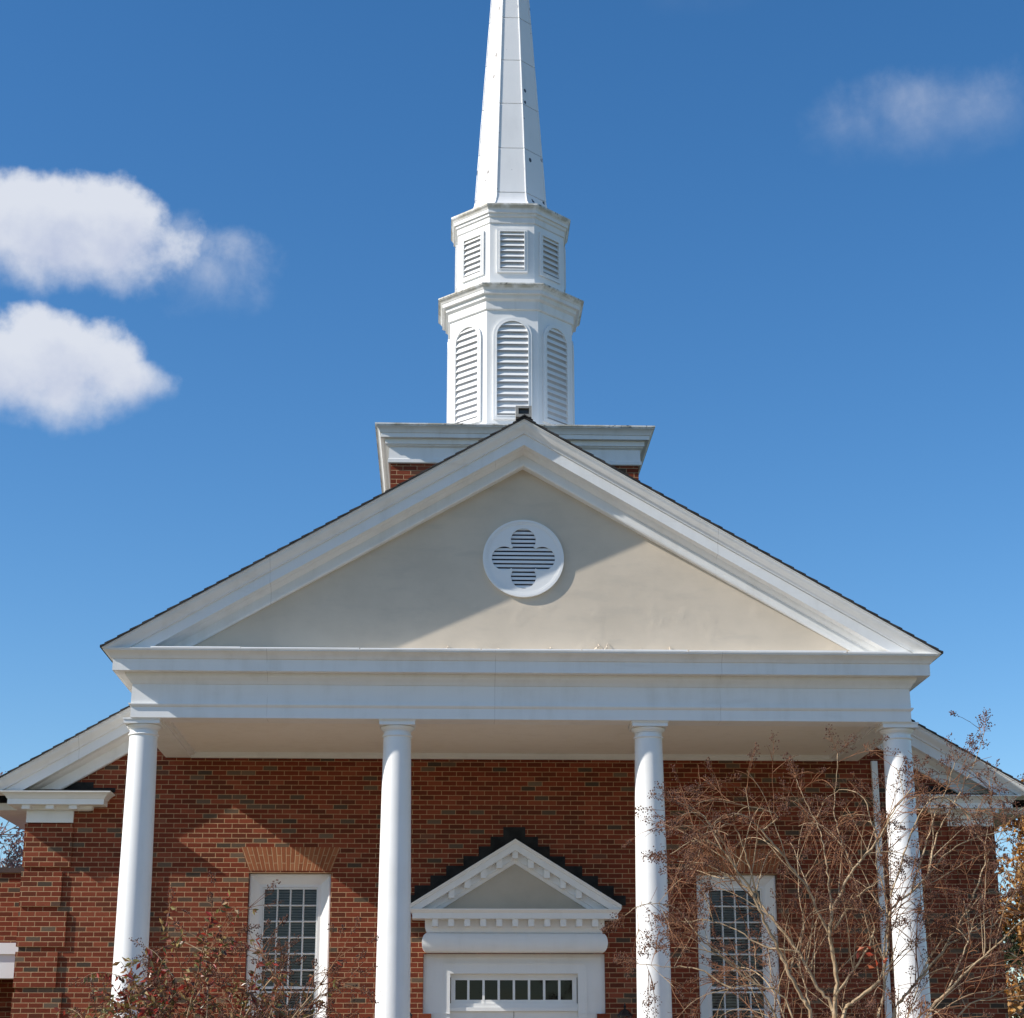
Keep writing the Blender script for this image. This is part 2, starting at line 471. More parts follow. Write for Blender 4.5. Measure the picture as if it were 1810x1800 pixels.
class MB:
    def __init__(self):
        self.V = []
        self.F = []

    def add(self, vs, fs):
        o = len(self.V)
        self.V += [tuple(q) for q in vs]
        self.F += [tuple(i+o for i in f) for f in fs]
        return self

    def box(self, x0, x1, y0, y1, z0, z1):
        return self.add([(x0, y0, z0), (x1, y0, z0), (x1, y1, z0), (x0, y1, z0), (x0, y0, z1), (x1, y0, z1), (x1, y1, z1), (x0, y1, z1)],
                        [(0, 3, 2, 1), (4, 5, 6, 7), (0, 1, 5, 4), (1, 2, 6, 5), (2, 3, 7, 6), (3, 0, 4, 7)])

    def prism(self, poly, y0, y1):
        """polygon in x,z extruded along y"""
        n = len(poly)
        vs = [(x, y0, z) for x, z in poly] + [(x, y1, z) for x, z in poly]
        fs = [tuple(range(n)), tuple(range(2*n-1, n-1, -1))] + [(i, i+n, (i+1) % n+n, (i+1) % n) for i in range(n)]
        return self.add(vs, fs)

    def ring(self, outer, inner, y0, y1):
        """flat closed frame between two x,z outlines with equal counts"""
        n = len(outer)
        vs = [(x, y0, z) for x, z in outer] + [(x, y0, z) for x, z in inner] + [(x, y1, z) for x, z in outer] + [(x, y1, z) for x, z in inner]
        fs = []
        for i in range(n):
            j = (i+1) % n
            fs += [(i, j, n+j, n+i), (2*n+i, 3*n+i, 3*n+j, 2*n+j), (i, 2*n+i, 2*n+j, j), (n+i, n+j, 3*n+j, 3*n+i)]
        return self.add(vs, fs)

    def sweep(self, path, prof, closed=False):
        """moulding profile (offset, z) carried round an x,y path; offset goes to the right of travel"""
        n = len(path)
        m_ = len(prof)
        vs = []
        for i in range(n):
            a = Vector(path[i-1]) if (closed or i > 0) else None
            b = Vector(path[i])
            c = Vector(path[(i+1) % n]) if (closed or i < n-1) else None
            ns = []
            for p0, p1 in ((a, b), (b, c)):
                if p0 is not None and p1 is not None:
                    t = (p1-p0).normalized()
                    ns.append(Vector((t.y, -t.x)))
            if len(ns) == 2:
                mt = (ns[0]+ns[1]).normalized()
                mt = mt / mt.dot(ns[0])
            else:
                mt = ns[0]
            for o, z in prof:
                vs.append((b.x+mt.x*o, b.y+mt.y*o, z))
        fs = []
        for i in range(n if closed else n-1):
            j = (i+1) % n
            for k in range(m_-1):
                fs.append((i*m_+k, j*m_+k, j*m_+k+1, i*m_+k+1))
        if not closed:
            fs.append(tuple(range(m_)))
            fs.append(tuple(range((n-1)*m_, n*m_))[::-1])
        return self.add(vs, fs)

    def lathe(self, prof, n=32, c=(0, 0), phase=0.0):
        vs = []
        for r_, z in prof:
            for i in range(n):
                a = 2*math.pi*i/n+phase
                vs.append((c[0]+r_*math.cos(a), c[1]+r_*math.sin(a), z))
        fs = []
        for k in range(len(prof)-1):
            for i in range(n):
                j = (i+1) % n
                fs.append((k*n+i, k*n+j, (k+1)*n+j, (k+1)*n+i))
        fs.append(tuple(range(n))[::-1])
        fs.append(tuple(range((len(prof)-1)*n, len(prof)*n)))
        return self.add(vs, fs)

    def tube(self, pts, rads, n=5, cap=True):
        pts = [Vector(p) for p in pts]
        vs = []
        ref = Vector((0.31, 0.17, 0.93)).normalized()
        for i, p in enumerate(pts):
            t = (pts[min(i+1, len(pts)-1)]-pts[max(i-1, 0)]).normalized()
            if abs(t.dot(ref)) > 0.97:
                s = t.cross(Vector((1, 0, 0))).normalized()
            else:
                s = t.cross(ref).normalized()
            u = t.cross(s)
            for k in range(n):
                a = 2*math.pi*k/n
                vs.append(p+(s*math.cos(a)+u*math.sin(a))*rads[i])
        fs = []
        for i in range(len(pts)-1):
            for k in range(n):
                j = (k+1) % n
                fs.append((i*n+k, i*n+j, (i+1)*n+j, (i+1)*n+k))
        if cap:
            fs.append(tuple(range(n))[::-1])
            fs.append(tuple(range((len(pts)-1)*n, len(pts)*n)))
        return self.add(vs, fs)

    def blob(self, c, r_):
        a, b, h = r_
        x, y, z = c
        return self.add([(x, y, z-h), (x+a, y, z), (x, y+b, z), (x-a, y, z), (x, y-b, z), (x, y, z+h)],
                        [(0, 2, 1), (0, 3, 2), (0, 4, 3), (0, 1, 4), (5, 1, 2), (5, 2, 3), (5, 3, 4), (5, 4, 1)])

    def xform(self, mtx):
        self.V = [tuple(mtx @ Vector(v)) for v in self.V]
        return self

    def build(self, name, material, parent=None, smooth=None, fix=True, bisect=None, origin=None):
        me = bpy.data.meshes.new(name)
        vs = self.V
        if origin is not None:
            vs = [(x-origin[0], y-origin[1], z-origin[2]) for x, y, z in vs]
        me.from_pydata(vs, [], self.F)
        if fix or bisect:
            bm = bmesh.new()
            bm.from_mesh(me)
            if bisect:
                for co, no in bisect:
                    bmesh.ops.bisect_plane(bm, geom=bm.verts[:]+bm.edges[:]+bm.faces[:], plane_co=co, plane_no=no, clear_outer=True)
                    bmesh.ops.holes_fill(bm, edges=[e for e in bm.edges if e.is_boundary], sides=0)
            if fix:
                bmesh.ops.recalc_face_normals(bm, faces=bm.faces[:])
            bm.to_mesh(me)
            bm.free()
        me.materials.append(material)
        if smooth:
            me.polygons.foreach_set('use_smooth', [True]*len(me.polygons))
            me.set_sharp_from_angle(angle=R(smooth))
        ob = bpy.data.objects.new(name, me)
        COL.objects.link(ob)
        if origin is not None:
            ob.location = origin
        if parent is not None:
            ob.parent = parent
            if parent.parent is not None or parent.location.length > 0:
                ob.matrix_parent_inverse = parent_world(parent).inverted()
        return ob


def parent_world(o):
    m_ = Matrix.Translation(o.location) @ o.rotation_euler.to_matrix().to_4x4()
    if o.parent is not None:
        m_ = parent_world(o.parent) @ o.matrix_parent_inverse @ m_
    return m_


def tag(o, label, cat, group=None, kind=None):
    o['label'] = label
    if cat:
        o['category'] = cat
    if group:
        o['group'] = group
    if kind:
        o['kind'] = kind
    return o


def empty(name, loc):
    o = bpy.data.objects.new(name, None)
    o.empty_display_size = 0.3
    COL.objects.link(o)
    o.location = loc
    return o


# ------------------------------------------------------------------ ground
def sheet(name, x0, x1, y0, y1, z, m_, label):
    ob = MB().add([(x0, y0, z), (x1, y0, z), (x1, y1, z), (x0, y1, z)], [(0, 1, 2, 3)]).build(name, m_, fix=False)
    tag(ob, label, 'ground', kind='structure')
    return ob


sheet('ground', -900, 900, -500, 900, 0.0, M['grass'], 'dry autumn lawn around the church')
sheet('low_bounce_asphalt', -900, 900, -34, -15, 0.004, M['asphalt'], 'unseen dark asphalt added to limit light bounced onto the church front')  # out of view, added dark so the far ground bounces little light
sheet('bounce_paving', -9.5, 9.5, -14.9, -3.3, 0.008, M['paver'], 'unseen pale warm paving added to bounce light into the portico')  # out of view, added to throw warm light up at the soffit

# ------------------------------------------------------------------ the church
church = empty('church', (0, 0, 0))
tag(church, 'red brick church with white columned portico, beige gable and tall white steeple', 'church')

WB, PF, ZB = 4.94, 3.145, 5.80       # portico half width, depth, underside of the beam
NW = 6.81                             # half width of the nave wall
SL = 0.584                            # roof slope
RZ, NZ = 9.705, 9.612                 # ridge of portico and nave (top of the crown mould)
WC = 5.285

# walls -------------------------------------------------------------
WIN_X, WIN_H, WIN_T, WIN_B = 3.132, 0.572, 4.195, 1.22
DOOR_H, DOOR_T = 1.258, 3.098
wb = MB()


def front_poly(x0, x1, z0, z1=None):
    """piece of the front gable wall; z1 None = up to the roof"""
    def top(x):
        return NZ - 0.30 - SL*abs(x)
    if z1 is None:
        pts = [(x0, z0), (x1, z0), (x1, top(x1))]
        if x0 < 0 < x1:
            pts.append((0, top(0)))
        pts.append((x0, top(x0)))
    else:
        pts = [(x0, z0), (x1, z0), (x1, z1), (x0, z1)]
    wb.prism(pts, 0.0, 0.30)


TOPZ = 4.2
front_poly(-NW, NW, TOPZ)
front_poly(-NW, -WIN_X-WIN_H, 0, TOPZ)
front_poly(-WIN_X+WIN_H, -DOOR_H, 0, TOPZ)
front_poly(DOOR_H, WIN_X-WIN_H, 0, TOPZ)
front_poly(WIN_X+WIN_H, NW, 0, TOPZ)
for s in (-1, 1):
    c = s*WIN_X
    front_poly(c-WIN_H, c+WIN_H, 0, WIN_B)
    front_poly(c-WIN_H, c+WIN_H, WIN_T, TOPZ)
    wb.box(s*NW - (0.30 if s > 0 else 0), s*NW + (0 if s > 0 else 0.30), 0.30, 26.0, 0, 5.2)
front_poly(-DOOR_H, DOOR_H, DOOR_T, TOPZ)
front_poly(-DOOR_H, -1.143, 0, 2.298)
front_poly(1.143, DOOR_H, 0, 2.298)
wb.prism([(-NW+.3, 0), (NW-.3, 0), (NW-.3, 5.2), (0, 9.2), (-NW+.3, 5.2)], 25.7, 26.0)
wall = wb.build('brick_wall', M['brick'], church)

# quoins: blocks of seven courses, alternately wide and narrow, each standing 22 mm proud
CO = 0.0677
top_course = round(4.85/CO)
for s in (-1, 1):
    k = 0
    zt = 4.82
    zc_ = 62*CO
    lens = (0.635, 0.533, 0.630, 0.545)
    for i in range(8):
        z0 = zc_ + CO - i*8*CO
        z1 = z0 + (7*CO if i else 9*CO-0.02)
        if z0 < 0:
            z0 = 0.01
        if z1 < 0.2:
            break
        L = lens[i % 4]
        q = MB()
        if s < 0:
            q.box(-NW-0.03, -NW+L, -0.032, 0.45, z0, z1)
        else:
            q.box(NW-L, NW+0.03, -0.032, 0.45, z0, z1)
        q.build('quoin', M['brick'], wall)

# jack arches over the windows (3 mm proud)
for s in (-1, 1):
    c = s*WIN_X
    a = MB().prism([(c-0.572, 4.222), (c+0.572, 4.222), (c+0.695, 4.548), (c-0.695, 4.548)], -0.004, 0.1)
    a.build('jack_arch', M['arch_brick'], church, origin=(c, 0, 4.222))


# roofs -------------------------------------------------------------
def roof_strip(zr, half, y0, y1, thick=0.022, course=0.15):
    """two slopes laid in overlapping courses of shingles"""
    b = MB()
    for s in (-1, 1):
        top = []
        x = 0.0
        while x < half:
            x2 = min(x+course, half)
            top.append((s*x, zr-SL*x+thick-0.004))
            top.append((s*x2, zr-SL*x2+thick+0.010))
            x = x2
        bot = [(s*half, zr-SL*half+0.003), (0, zr+0.003)]
        poly = top + bot
        # drop duplicate centre vertex problems by building the strip from quads
        n = len(top)
        for i in range(n-1):
            (xa, za), (xb, zb_) = top[i], top[i+1]
            ba, bb = zr-SL*abs(xa)+0.003, zr-SL*abs(xb)+0.003
            b.add([(xa, y0, za), (xb, y0, zb_), (xb, y1, zb_), (xa, y1, za)], [(0, 1, 2, 3)])
            if abs(xa-xb) > 1e-6:
                b.add([(xa, y0, ba), (xb, y0, bb), (xb, y0, zb_), (xa, y0, za)], [(0, 1, 2, 3)])
                b.add([(xa, y1, ba), (xb, y1, bb), (xb, y1, zb_), (xa, y1, za)], [(3, 2, 1, 0)])
                b.add([(xa, y0, ba), (xb, y0, bb), (xb, y1, bb), (xa, y1, ba)], [(3, 2, 1, 0)])
        b.add([(s*half, y0, bot[0][1]), (s*half, y1, bot[0][1]), (s*half, y1, top[-1][1]), (s*half, y0, top[-1][1])], [(0, 1, 2, 3)])
    return b


proof = roof_strip(RZ, WC+0.02, -3.53, 0.6)
# rolled ridge cap
proof.prism([(-0.11, RZ-SL*0.11+0.033), (0, RZ+0.033), (0.11, RZ-SL*0.11+0.033), (0.112, RZ-SL*0.11+0.042), (0, RZ+0.050), (-0.112, RZ-SL*0.11+0.042)], -3.54, 0.6)
proof.build('portico_roof', M['shingle'], church)
nroof = roof_strip(NZ, 7.50, -0.425, 26.4)
nroof.build('nave_roof', M['shingle'], church)


# raking cornices ---------------------------------------------------
def rake(zr, x0, x1, prof, y_of, cutz, name, mirror=True, extra=None):
    """prof: list of (vertical drop, y). Runs from x0 (lower end) to x1 on the left slope, mirrored on the right"""
    b = MB()
    n = len(prof)
    xs = [-x0, -x1] if not mirror else [-x0, 0.0, x0]
    vs = []
    for x in xs:
        for dr, y in prof:
            vs.append((x, y, zr-SL*abs(x)-dr))
    fs = []
    for i in range(len(xs)-1):
        for k in range(n):
            j = (k+1) % n
            fs.append((i*n+k, (i+1)*n+k, (i+1)*n+j, i*n+j))
    fs.append(tuple(range(n)))
    fs.append(tuple(range((len(xs)-1)*n, len(xs)*n))[::-1])
    b.add(vs, fs)
    bis = [((0, 0, cutz), (0, 0, -1))]
    if extra:
        bis += extra
    return b, bis


def rake_profile(yf, yb, bot):
    """yf = plane of the bed fascia, yb = back; overhangs go towards -y"""
    return [(0.0, yf-0.355), (0.018, yf-0.355), (0.022, yf-0.342), (0.045, yf-0.338), (0.075, yf-0.322), (0.105, yf-0.292), (0.135, yf-0.270),
            (0.160, yf-0.262), (0.168, yf-0.262), (0.170, yf-0.235), (0.322, yf-0.235), (0.322, yf-0.215), (0.315, yf-0.212), (0.322, yf-0.085),
            (0.330, yf-0.080), (0.350, yf-0.060), (0.372, yf-0.030), (0.378, yf-0.012), (0.385, yf), (bot-0.055, yf), (bot-0.05, yf-0.014), (bot-0.018, yf-0.014), (bot, yf-0.002), (bot, yb), (0.0, yb)]


CZ = 6.618      # top of the horizontal cornice
b, bis = rake(RZ, WC+0.3, 0, rake_profile(-3.15, -2.95, 0.535), None, CZ-0.004, 'raking_cornice',
              extra=[((WC, 0, 0), (1, 0, 0)), ((-WC, 0, 0), (-1, 0, 0))])
b.build('raking_cornice', M['board'], church, smooth=28, bisect=bis)

# nave: one raking cornice on each side of the portico, dying on the cornice return
for s in (-1, 1):
    prof = rake_profile(-0.050, 0.15, 0.565)
    n = len(prof)
    b = MB()
    vs = []
    for x in (7.75, 3.9):
        for dr, y in prof:
            vs.append((s*x, y, NZ-SL*x-dr))
    fs = [(k, n+k, n+(k+1) % n, (k+1) % n) for k in range(n)] + [tuple(range(n)), tuple(range(n, 2*n))[::-1]]
    b.add(vs, fs)
    ob = b.build('raking_cornice', M['board'], church, smooth=28, bisect=[((0, 0, 5.272), (0, 0, -1)), ((s*7.47, 0, 0), (s, 0, 0))])

# gable panel
fl = MB().prism([(-4.75, CZ-0.05), (4.75, CZ-0.05), (4.75, 6.75), (0, 9.40), (-4.75, 6.75)], -3.055, -2.80)
# torn sealant and lifted paint at the foot of the gable panel
rng = random.Random(5)
for x0, hgt in ((0.31, .11), (0.93, .16), (1.06, .17), (1.48, .10), (1.86, .13), (2.28, .07), (-0.35, .09), (-1.0, .12), (-0.62, 0.06), (3.3, .05)):
    p0 = Vector((x0, -3.062, CZ+0.01))
    pts = [p0]
    for k in range(1, 6):
        pts.append(Vector((x0+rng.uniform(-.02, .02)-0.02*math.sin(k*1.1), -3.062-0.040*math.sin(k/5*math.pi), CZ+0.01+hgt*k/5)))
    fl.tube(pts, [0.010, 0.015, 0.016, 0.013, 0.009, 0.003], 6)
xs = -3.9
while xs < 4.0:
    L = rng.uniform(.12, .5)
    if rng.random() < .75:
        fl.tube([(xs, -3.07, CZ+0.008), (xs+L*.3, -3.075, CZ+0.012+rng.uniform(0, .012)), (xs+L*.7, -3.072, CZ+0.01+rng.uniform(0, .012)), (xs+L, -3.07, CZ+0.006)], [0.006, 0.012, 0.011, 0.005], 5)
    xs += L
lean(fl)
fl.build('tympanum', M['stucco'], church, smooth=40)

# entablature ---------------------------------------------------------
ent = [(-0.36, ZB), (0.0, ZB), (0.0, 5.935), (0.012, 5.94), (0.030, 5.962), (0.030, 5.978), (0.004, 5.982), (0.0, 6.225), (0.012, 6.228), (0.020, 6.245),
       (0.045, 6.285), (0.062, 6.300), (0.075, 6.318), (0.085, 6.360), (0.205, 6.364), (0.205, 6.356), (0.222, 6.356), (0.222, 6.502), (0.240, 6.508), (0.246, 6.520), (0.262, 6.545),
       (0.292, 6.570), (0.318, 6.585), (0.335, 6.592), (0.335, 6.607), (0.345, 6.609), (0.345, CZ), (-0.15, CZ+0.02), (-0.36, CZ+0.02)]
eb = MB().sweep([(-WB, 0.0), (-WB, -PF), (WB, -PF), (WB, 0.0)], ent)
eb.F = [f for f in eb.F]
# close the inner face of the swept beam
n = len(ent)
for i in range(3):
    eb.F.append((i*n+n-1, (i+1)*n+n-1, (i+1)*n, i*n))
eb.build('entablature', M['board'], church, smooth=25)

# crisp white drip flashing on top of the horizontal cornice
fb = MB()
rng = random.Random(9)
x = -WC+0.6
while x < WC-0.4:
    L = rng.uniform(.7, 1.6)
    x2 = min(x+L, WC-0.4)
    h = rng.uniform(.006, .018)
    fb.add([(x, -3.488, CZ+0.004), (x2, -3.488, CZ+0.004), (x2, -3.484, CZ+0.012+h), (x, -3.484, CZ+0.012+h*.7), (x2, -3.145, CZ+0.03+h), (x, -3.145, CZ+0.03+h)], [(0, 1, 2, 3), (3, 2, 4, 5)])
    x = x2 + rng.uniform(0.0, .03)
fb.build('cornice_flashing', M['paint'], church)

# portico ceiling with a board against the brick wall and trim along the beams
cb = MB()
cb.box(-WB+0.36, WB-0.36, -PF+0.36, -0.05, 5.872, 5.93)
cb.build('portico_ceiling', M['ceiling'], church)
tb = MB()
tb.box(-WB+0.36, WB-0.36, -0.05, 0.0, 5.795, 5.90)
tb.box(-WB+0.36, WB-0.36, -0.075, -0.05, 5.845, 5.871)
for s in (-1, 1):
    xa = s*(WB-0.36)
    tb.box(min(xa, xa-s*0.06), max(xa, xa-s*0.06), -PF+0.36, -0.076, 5.822, 5.8715)
tb.build('ceiling_trim', M['paint'], church)


# columns -------------------------------------------------------------
def column(cx, cy):
    prof = []
    z0, z1 = 0.45, 5.60
    for i in range(25):
        t = i/24
        r_ = 0.221-0.046*(t**1.7)
        prof.append((r_, z0+(z1-z0)*t))
    prof += [(0.178, 5.602), (0.190, 5.606), (0.194, 5.615), (0.190, 5.624), (0.176, 5.628), (0.175, 5.672)]
    sh = MB().lathe(prof, 48, (cx, cy)).build('column', M['paint'], church, smooth=30)
    cp = [(0.172, 5.673), (0.182, 5.675), (0.184, 5.684), (0.190, 5.688), (0.204, 5.700), (0.214, 5.716), (0.218, 5.729), (0.206, 5.732), (0.206, 5.735)]
    cap = MB().lathe(cp, 48, (cx, cy))
    cap.box(cx-0.225, cx+0.225, cy-0.225, cy+0.225, 5.7355, 5.782)
    cap.box(cx-0.235, cx+0.235, cy-0.235, cy+0.235, 5.7825, ZB+0.004)
    cap.build('capital', M['paint'], sh, smooth=30)
    bs = [(0.235, 0.30), (0.285, 0.30), (0.30, 0.33), (0.30, 0.36), (0.285, 0.385), (0.262, 0.395), (0.255, 0.405), (0.262, 0.42), (0.255, 0.44), (0.222, 0.45)]
    bb = MB().lathe(bs, 48, (cx, cy))
    bb.box(cx-0.31, cx+0.31, cy-0.31, cy+0.31, 0.152, 0.299)
    bb.build('column_base', M['paint'], sh, smooth=30)
    return sh


for i in range(4):
    column((i-1.5)*3.202, -2.885)

# porch floor and steps
pf = MB()
pf.box(-5.3, 5.3, -3.6, -0.001, 0.0, 0.15)
pf.build('porch_floor', M['paver'], church)

# cornice returns of the nave -------------------------------------------
for s in (-1, 1):
    b = MB()
    rp = [(0.0, 5.036), (0.05, 5.05), (0.055, 5.092), (0.24, 5.094), (0.24, 5.170), (0.252, 5.176), (0.262, 5.196), (0.285, 5.222),
          (0.318, 5.245), (0.338, 5.253), (0.340, 5.268), (0.02, 5.275)]
    xi, xo = 5.96, NW
    # path goes round the short frieze block, so the mouldings turn the inner end too
    pth = [(s*xi, 0.05), (s*xi, -0.055), (s*xo, -0.055), (s*xo, 3.0)]
    # widen the inner end: the upper mouldings reach further in than the frieze block
    if s < 0:
        pth = pth[::-1]
    nn = len(rp)
    b.sweep(pth, [(o if o < 0.2 else o, z) for o, z in rp])
    # solid core, kept inside the mouldings
    b.box(min(s*(xi+.01), s*(xo-.01)), max(s*(xi+.01), s*(xo-.01)), -0.02, 0.04, 5.0365, 5.27)
    b.box(min(s*6.175, s*(xo+.015)), max(s*6.175, s*(xo+.015)), -0.048, 0.5, 4.872, 5.0355)
    ret = b.build('cornice_return', M['paint'], church, smooth=28)
    mb_ = MB()
    for xm in (6.15, 6.47, 6.80):
        mb_ = MB()
        mb_.box(s*xm-0.055, s*xm+0.055, -0.255, -0.07, 5.036, 5.0925)
        mb_.build('modillion', M['paint'], ret)
    # little dark roof on the return
    MB().add([(s*5.66, -0.34, 5.277), (s*7.12, -0.34, 5.277), (s*7.12, -0.002, 5.345), (s*5.66, -0.002, 5.345), (s*5.66, -0.002, 5.277), (s*7.12, -0.002, 5.277)],
             [(0, 1, 2, 3), (0, 3, 4), (1, 5, 2), (0, 4, 5, 1)]).build('return_flashing', M['lead'], ret)
    # eaves down the side of the nave
    ev = MB()
    x0, x1 = s*(NW+0.02), s*7.46
    ev.box(min(x0, x1), max(x0, x1), 0.4, 26.2, 5.10, 5.20)
    ev.build('eave_soffit', M['paint'], church)
    # black stepped flashing beside the return
    st = MB()
    st.box(min(s*5.62, s*6.4), max(s*5.62, s*6.4), -0.008, 0.02, 5.30, 5.30+0.95*CO)
    st.box(min(s*5.93, s*6.4), max(s*5.93, s*6.4), -0.010, 0.02, 5.30+0.95*CO, 5.30+2.1*CO)
    st.build('step_flashing', M['lead'], church)


# windows ----------------------------------------------------------------
def window(cx):
    t, bt = WIN_T-0.003, WIN_B+0.10
    prof = [(0.569, 0.02), (0.569, -0.040), (0.562, -0.048), (0.545, -0.048), (0.532, -0.040), (0.522, -0.022), (0.440, 0.045), (0.425, 0.052), (0.388, 0.052), (0.388, 0.16), (0.5695, 0.16)]
    casing = MB()
    m_ = len(prof)
    loops = []
    for hw_, y in prof:
        ins = 0.569-hw_
        loops.append([(cx-hw_, y, bt), (cx-hw_, y, t-ins), (cx+hw_, y, t-ins), (cx+hw_, y, bt)])
    vs = [p for lp in loops for p in lp]
    fs = []
    for k in range(m_-1):
        for i in range(3):
            fs.append((k*4+i, k*4+i+1, (k+1)*4+i+1, (k+1)*4+i))
    casing.add(vs, fs)
    casing.box(cx-0.62, cx+0.62, -0.07, 0.15, bt-0.09, bt+0.001)
    c_ob = casing.build('window', M['paint'], church)
    # sashes: six rows of four panes over six rows of four
    sx, zt = 0.386, t-0.569+0.386
    sb = MB()
    h = 0.226
    zmid = zt - 6*h - 0.02
    zlow = zmid - 0.06 - 6*h
    for (za, zb_, y) in ((zmid, zt, 0.075), (zlow, zmid-0.03, 0.105)):
        y1 = y+0.035
        sb.box(cx-sx, cx-sx+0.022, y, y1, za, zb_)
        sb.box(cx+sx-0.022, cx+sx, y, y1, za, zb_)
        sb.box(cx-sx+0.022, cx+sx-0.022, y, y1, zb_-0.022, zb_)
        sb.box(cx-sx+0.022, cx+sx-0.022, y, y1, za, za+0.034)
        w0 = 2*(sx-0.022)/4
        for k in (1, 2, 3):
            xk = cx-sx+0.022+w0*k
            sb.add([(xk-0.014, y1-.004, za+.034), (xk-0.005, y+0.002, za+.034), (xk+0.005, y+0.002, za+.034), (xk+0.014, y1-.004, za+.034),
                    (xk-0.014, y1-.004, zb_-.022), (xk-0.005, y+0.002, zb_-.022), (xk+0.005, y+0.002, zb_-.022), (xk+0.014, y1-.004, zb_-.022)],
                   [(0, 1, 5, 4), (1, 2, 6, 5), (2, 3, 7, 6), (0, 4, 7, 3)])
        hh = (zb_-0.022-za-0.034)/6
        for k in range(1, 6):
            zk = za+0.034+hh*k
            sb.add([(cx-sx+.022, y1-.005, zk-0.014), (cx-sx+.022, y+0.004, zk-0.005), (cx-sx+.022, y+0.004, zk+0.005), (cx-sx+.022, y1-.005, zk+0.014),
                    (cx+sx-.022, y1-.005, zk-0.014), (cx+sx-.022, y+0.004, zk-0.005), (cx+sx-.022, y+0.004, zk+0.005), (cx+sx-.022, y1-.005, zk+0.014)],
                   [(0, 1, 5, 4), (1, 2, 6, 5), (2, 3, 7, 6), (0, 4, 7, 3)])
    sb.build('sash', M['paint'], c_ob)
    gb = MB()
    gb.add([(cx-sx+.01, 0.1015, zmid+.01), (cx+sx-.01, 0.1015, zmid+.01), (cx+sx-.01, 0.1015, zt-.01), (cx-sx+.01, 0.1015, zt-.01)], [(0, 1, 2, 3)])
    gb.add([(cx-sx+.01, 0.1315, zlow+.01), (cx+sx-.01, 0.1315, zlow+.01), (cx+sx-.01, 0.1315, zmid-.04), (cx-sx+.01, 0.1315, zmid-.04)], [(0, 1, 2, 3)])
    gb.build('glass_pane', M['glass'], c_ob, fix=False)
    bl = MB()
    z = zt
    while z > zlow:
        bl.add([(cx-sx, 0.175, z), (cx+sx, 0.175, z), (cx+sx, 0.200, z-0.024), (cx-sx, 0.200, z-0.024),
                (cx-sx, 0.176, z+.002), (cx+sx, 0.176, z+.002), (cx+sx, 0.201, z-0.022), (cx-sx, 0.201, z-0.022)],
               [(0, 1, 2, 3), (7, 6, 5, 4), (0, 4, 5, 1), (3, 2, 6, 7)])
        z -= 0.0375
    bl.build('blind', M['blind'], c_ob)
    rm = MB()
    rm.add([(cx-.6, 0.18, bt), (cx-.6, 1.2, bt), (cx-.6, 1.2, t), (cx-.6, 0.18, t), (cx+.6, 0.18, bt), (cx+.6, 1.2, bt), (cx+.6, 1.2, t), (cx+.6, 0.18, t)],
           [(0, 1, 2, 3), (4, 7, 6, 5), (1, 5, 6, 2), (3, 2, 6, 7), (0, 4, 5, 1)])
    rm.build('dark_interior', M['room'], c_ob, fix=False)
    # the whole window sits back in its brick reveal
    for o in [c_ob]+list(c_ob.children):
        for v in o.data.vertices:
            v.co.y += 0.155


window(-WIN_X)
window(WIN_X)

# doorway ------------------------------------------------------------------
dw = MB()
JY = -0.115
ZD = 3.092
# frame with ears; inner steps
dw.box(-1.243, 1.243, JY, 0.10, 2.835, ZD)
for s in (-1, 1):
    x0, x1 = s*0.885, s*1.243
    dw.box(min(x0, x1), max(x0, x1), JY, 0.10, 2.30, 2.8349)
    x1 = s*1.14
    dw.box(min(x0, x1), max(x0, x1), JY, 0.10, 0.15, 2.2999)
# raised outer band of the frame and thin inner bead
bandp = [(-1.243, 2.302), (-1.243, ZD), (1.243, ZD), (1.243, 2.302)]
dw.ring([(-1.255, 2.30), (-1.255, ZD+.012), (1.255, ZD+.012), (1.255, 2.30)], [(-1.205, 2.3005), (-1.205, ZD-.04), (1.205, ZD-.04), (1.205, 2.3005)], JY-0.016, JY+0.0)
dw.ring([(-1.01, 0.151), (-1.01, 2.985), (1.01, 2.985), (1.01, 0.151)], [(-0.985, 0.1512), (-0.985, 2.965), (0.985, 2.965), (0.985, 0.1512)], JY-0.010, JY-0.0002)
# pulvinated frieze
fp = []
for k in range(13):
    a = -math.pi/2+math.pi*k/12
    fp.append((0.045+0.075*math.cos(a), 3.235+0.132*math.sin(a)))
fp = [(0.0, ZD+0.013)] + fp + [(0.0, 3.369)]
dw.sweep([(-1.16, 0.0), (-1.16, -0.115), (1.16, -0.115), (1.16, 0.0)], fp)
# transom bar and head of the opening
dw.box(-0.8849, 0.8849, -0.02, 0.10, 2.790, 2.8348)
dw.box(-0.8849, 0.8849, -0.035, 0.12, 2.385, 2.440)
dw.box(-0.8849, 0.8849, -0.060, 0.10, 2.335, 2.3848)
d_ob = dw.build('doorway', M['paint'], church, smooth=30)

for v in d_ob.data.vertices:
    if v.co.z < 3.1045:
        v.co.y += 0.195          # the frame sits back in the brick opening

dp = MB()
hp = [(0.0, 3.369), (0.035, 3.371), (0.045, 3.40), (0.06, 3.44), (0.06, 3.545), (0.235, 3.548), (0.235, 3.625), (0.247, 3.63), (0.255, 3.645), (0.275, 3.665), (0.275, 3.678), (0.0, 3.69)]
dp.sweep([(-1.18, 0.0), (-1.18, -0.125), (1.18, -0.125), (1.18, 0.0)], hp)
for k in range(11):
    xk = -1.085+0.2203*k-0.0165
    dp.box(xk-0.04, xk+0.04, -0.33, -0.182, 3.447, 3.5465)
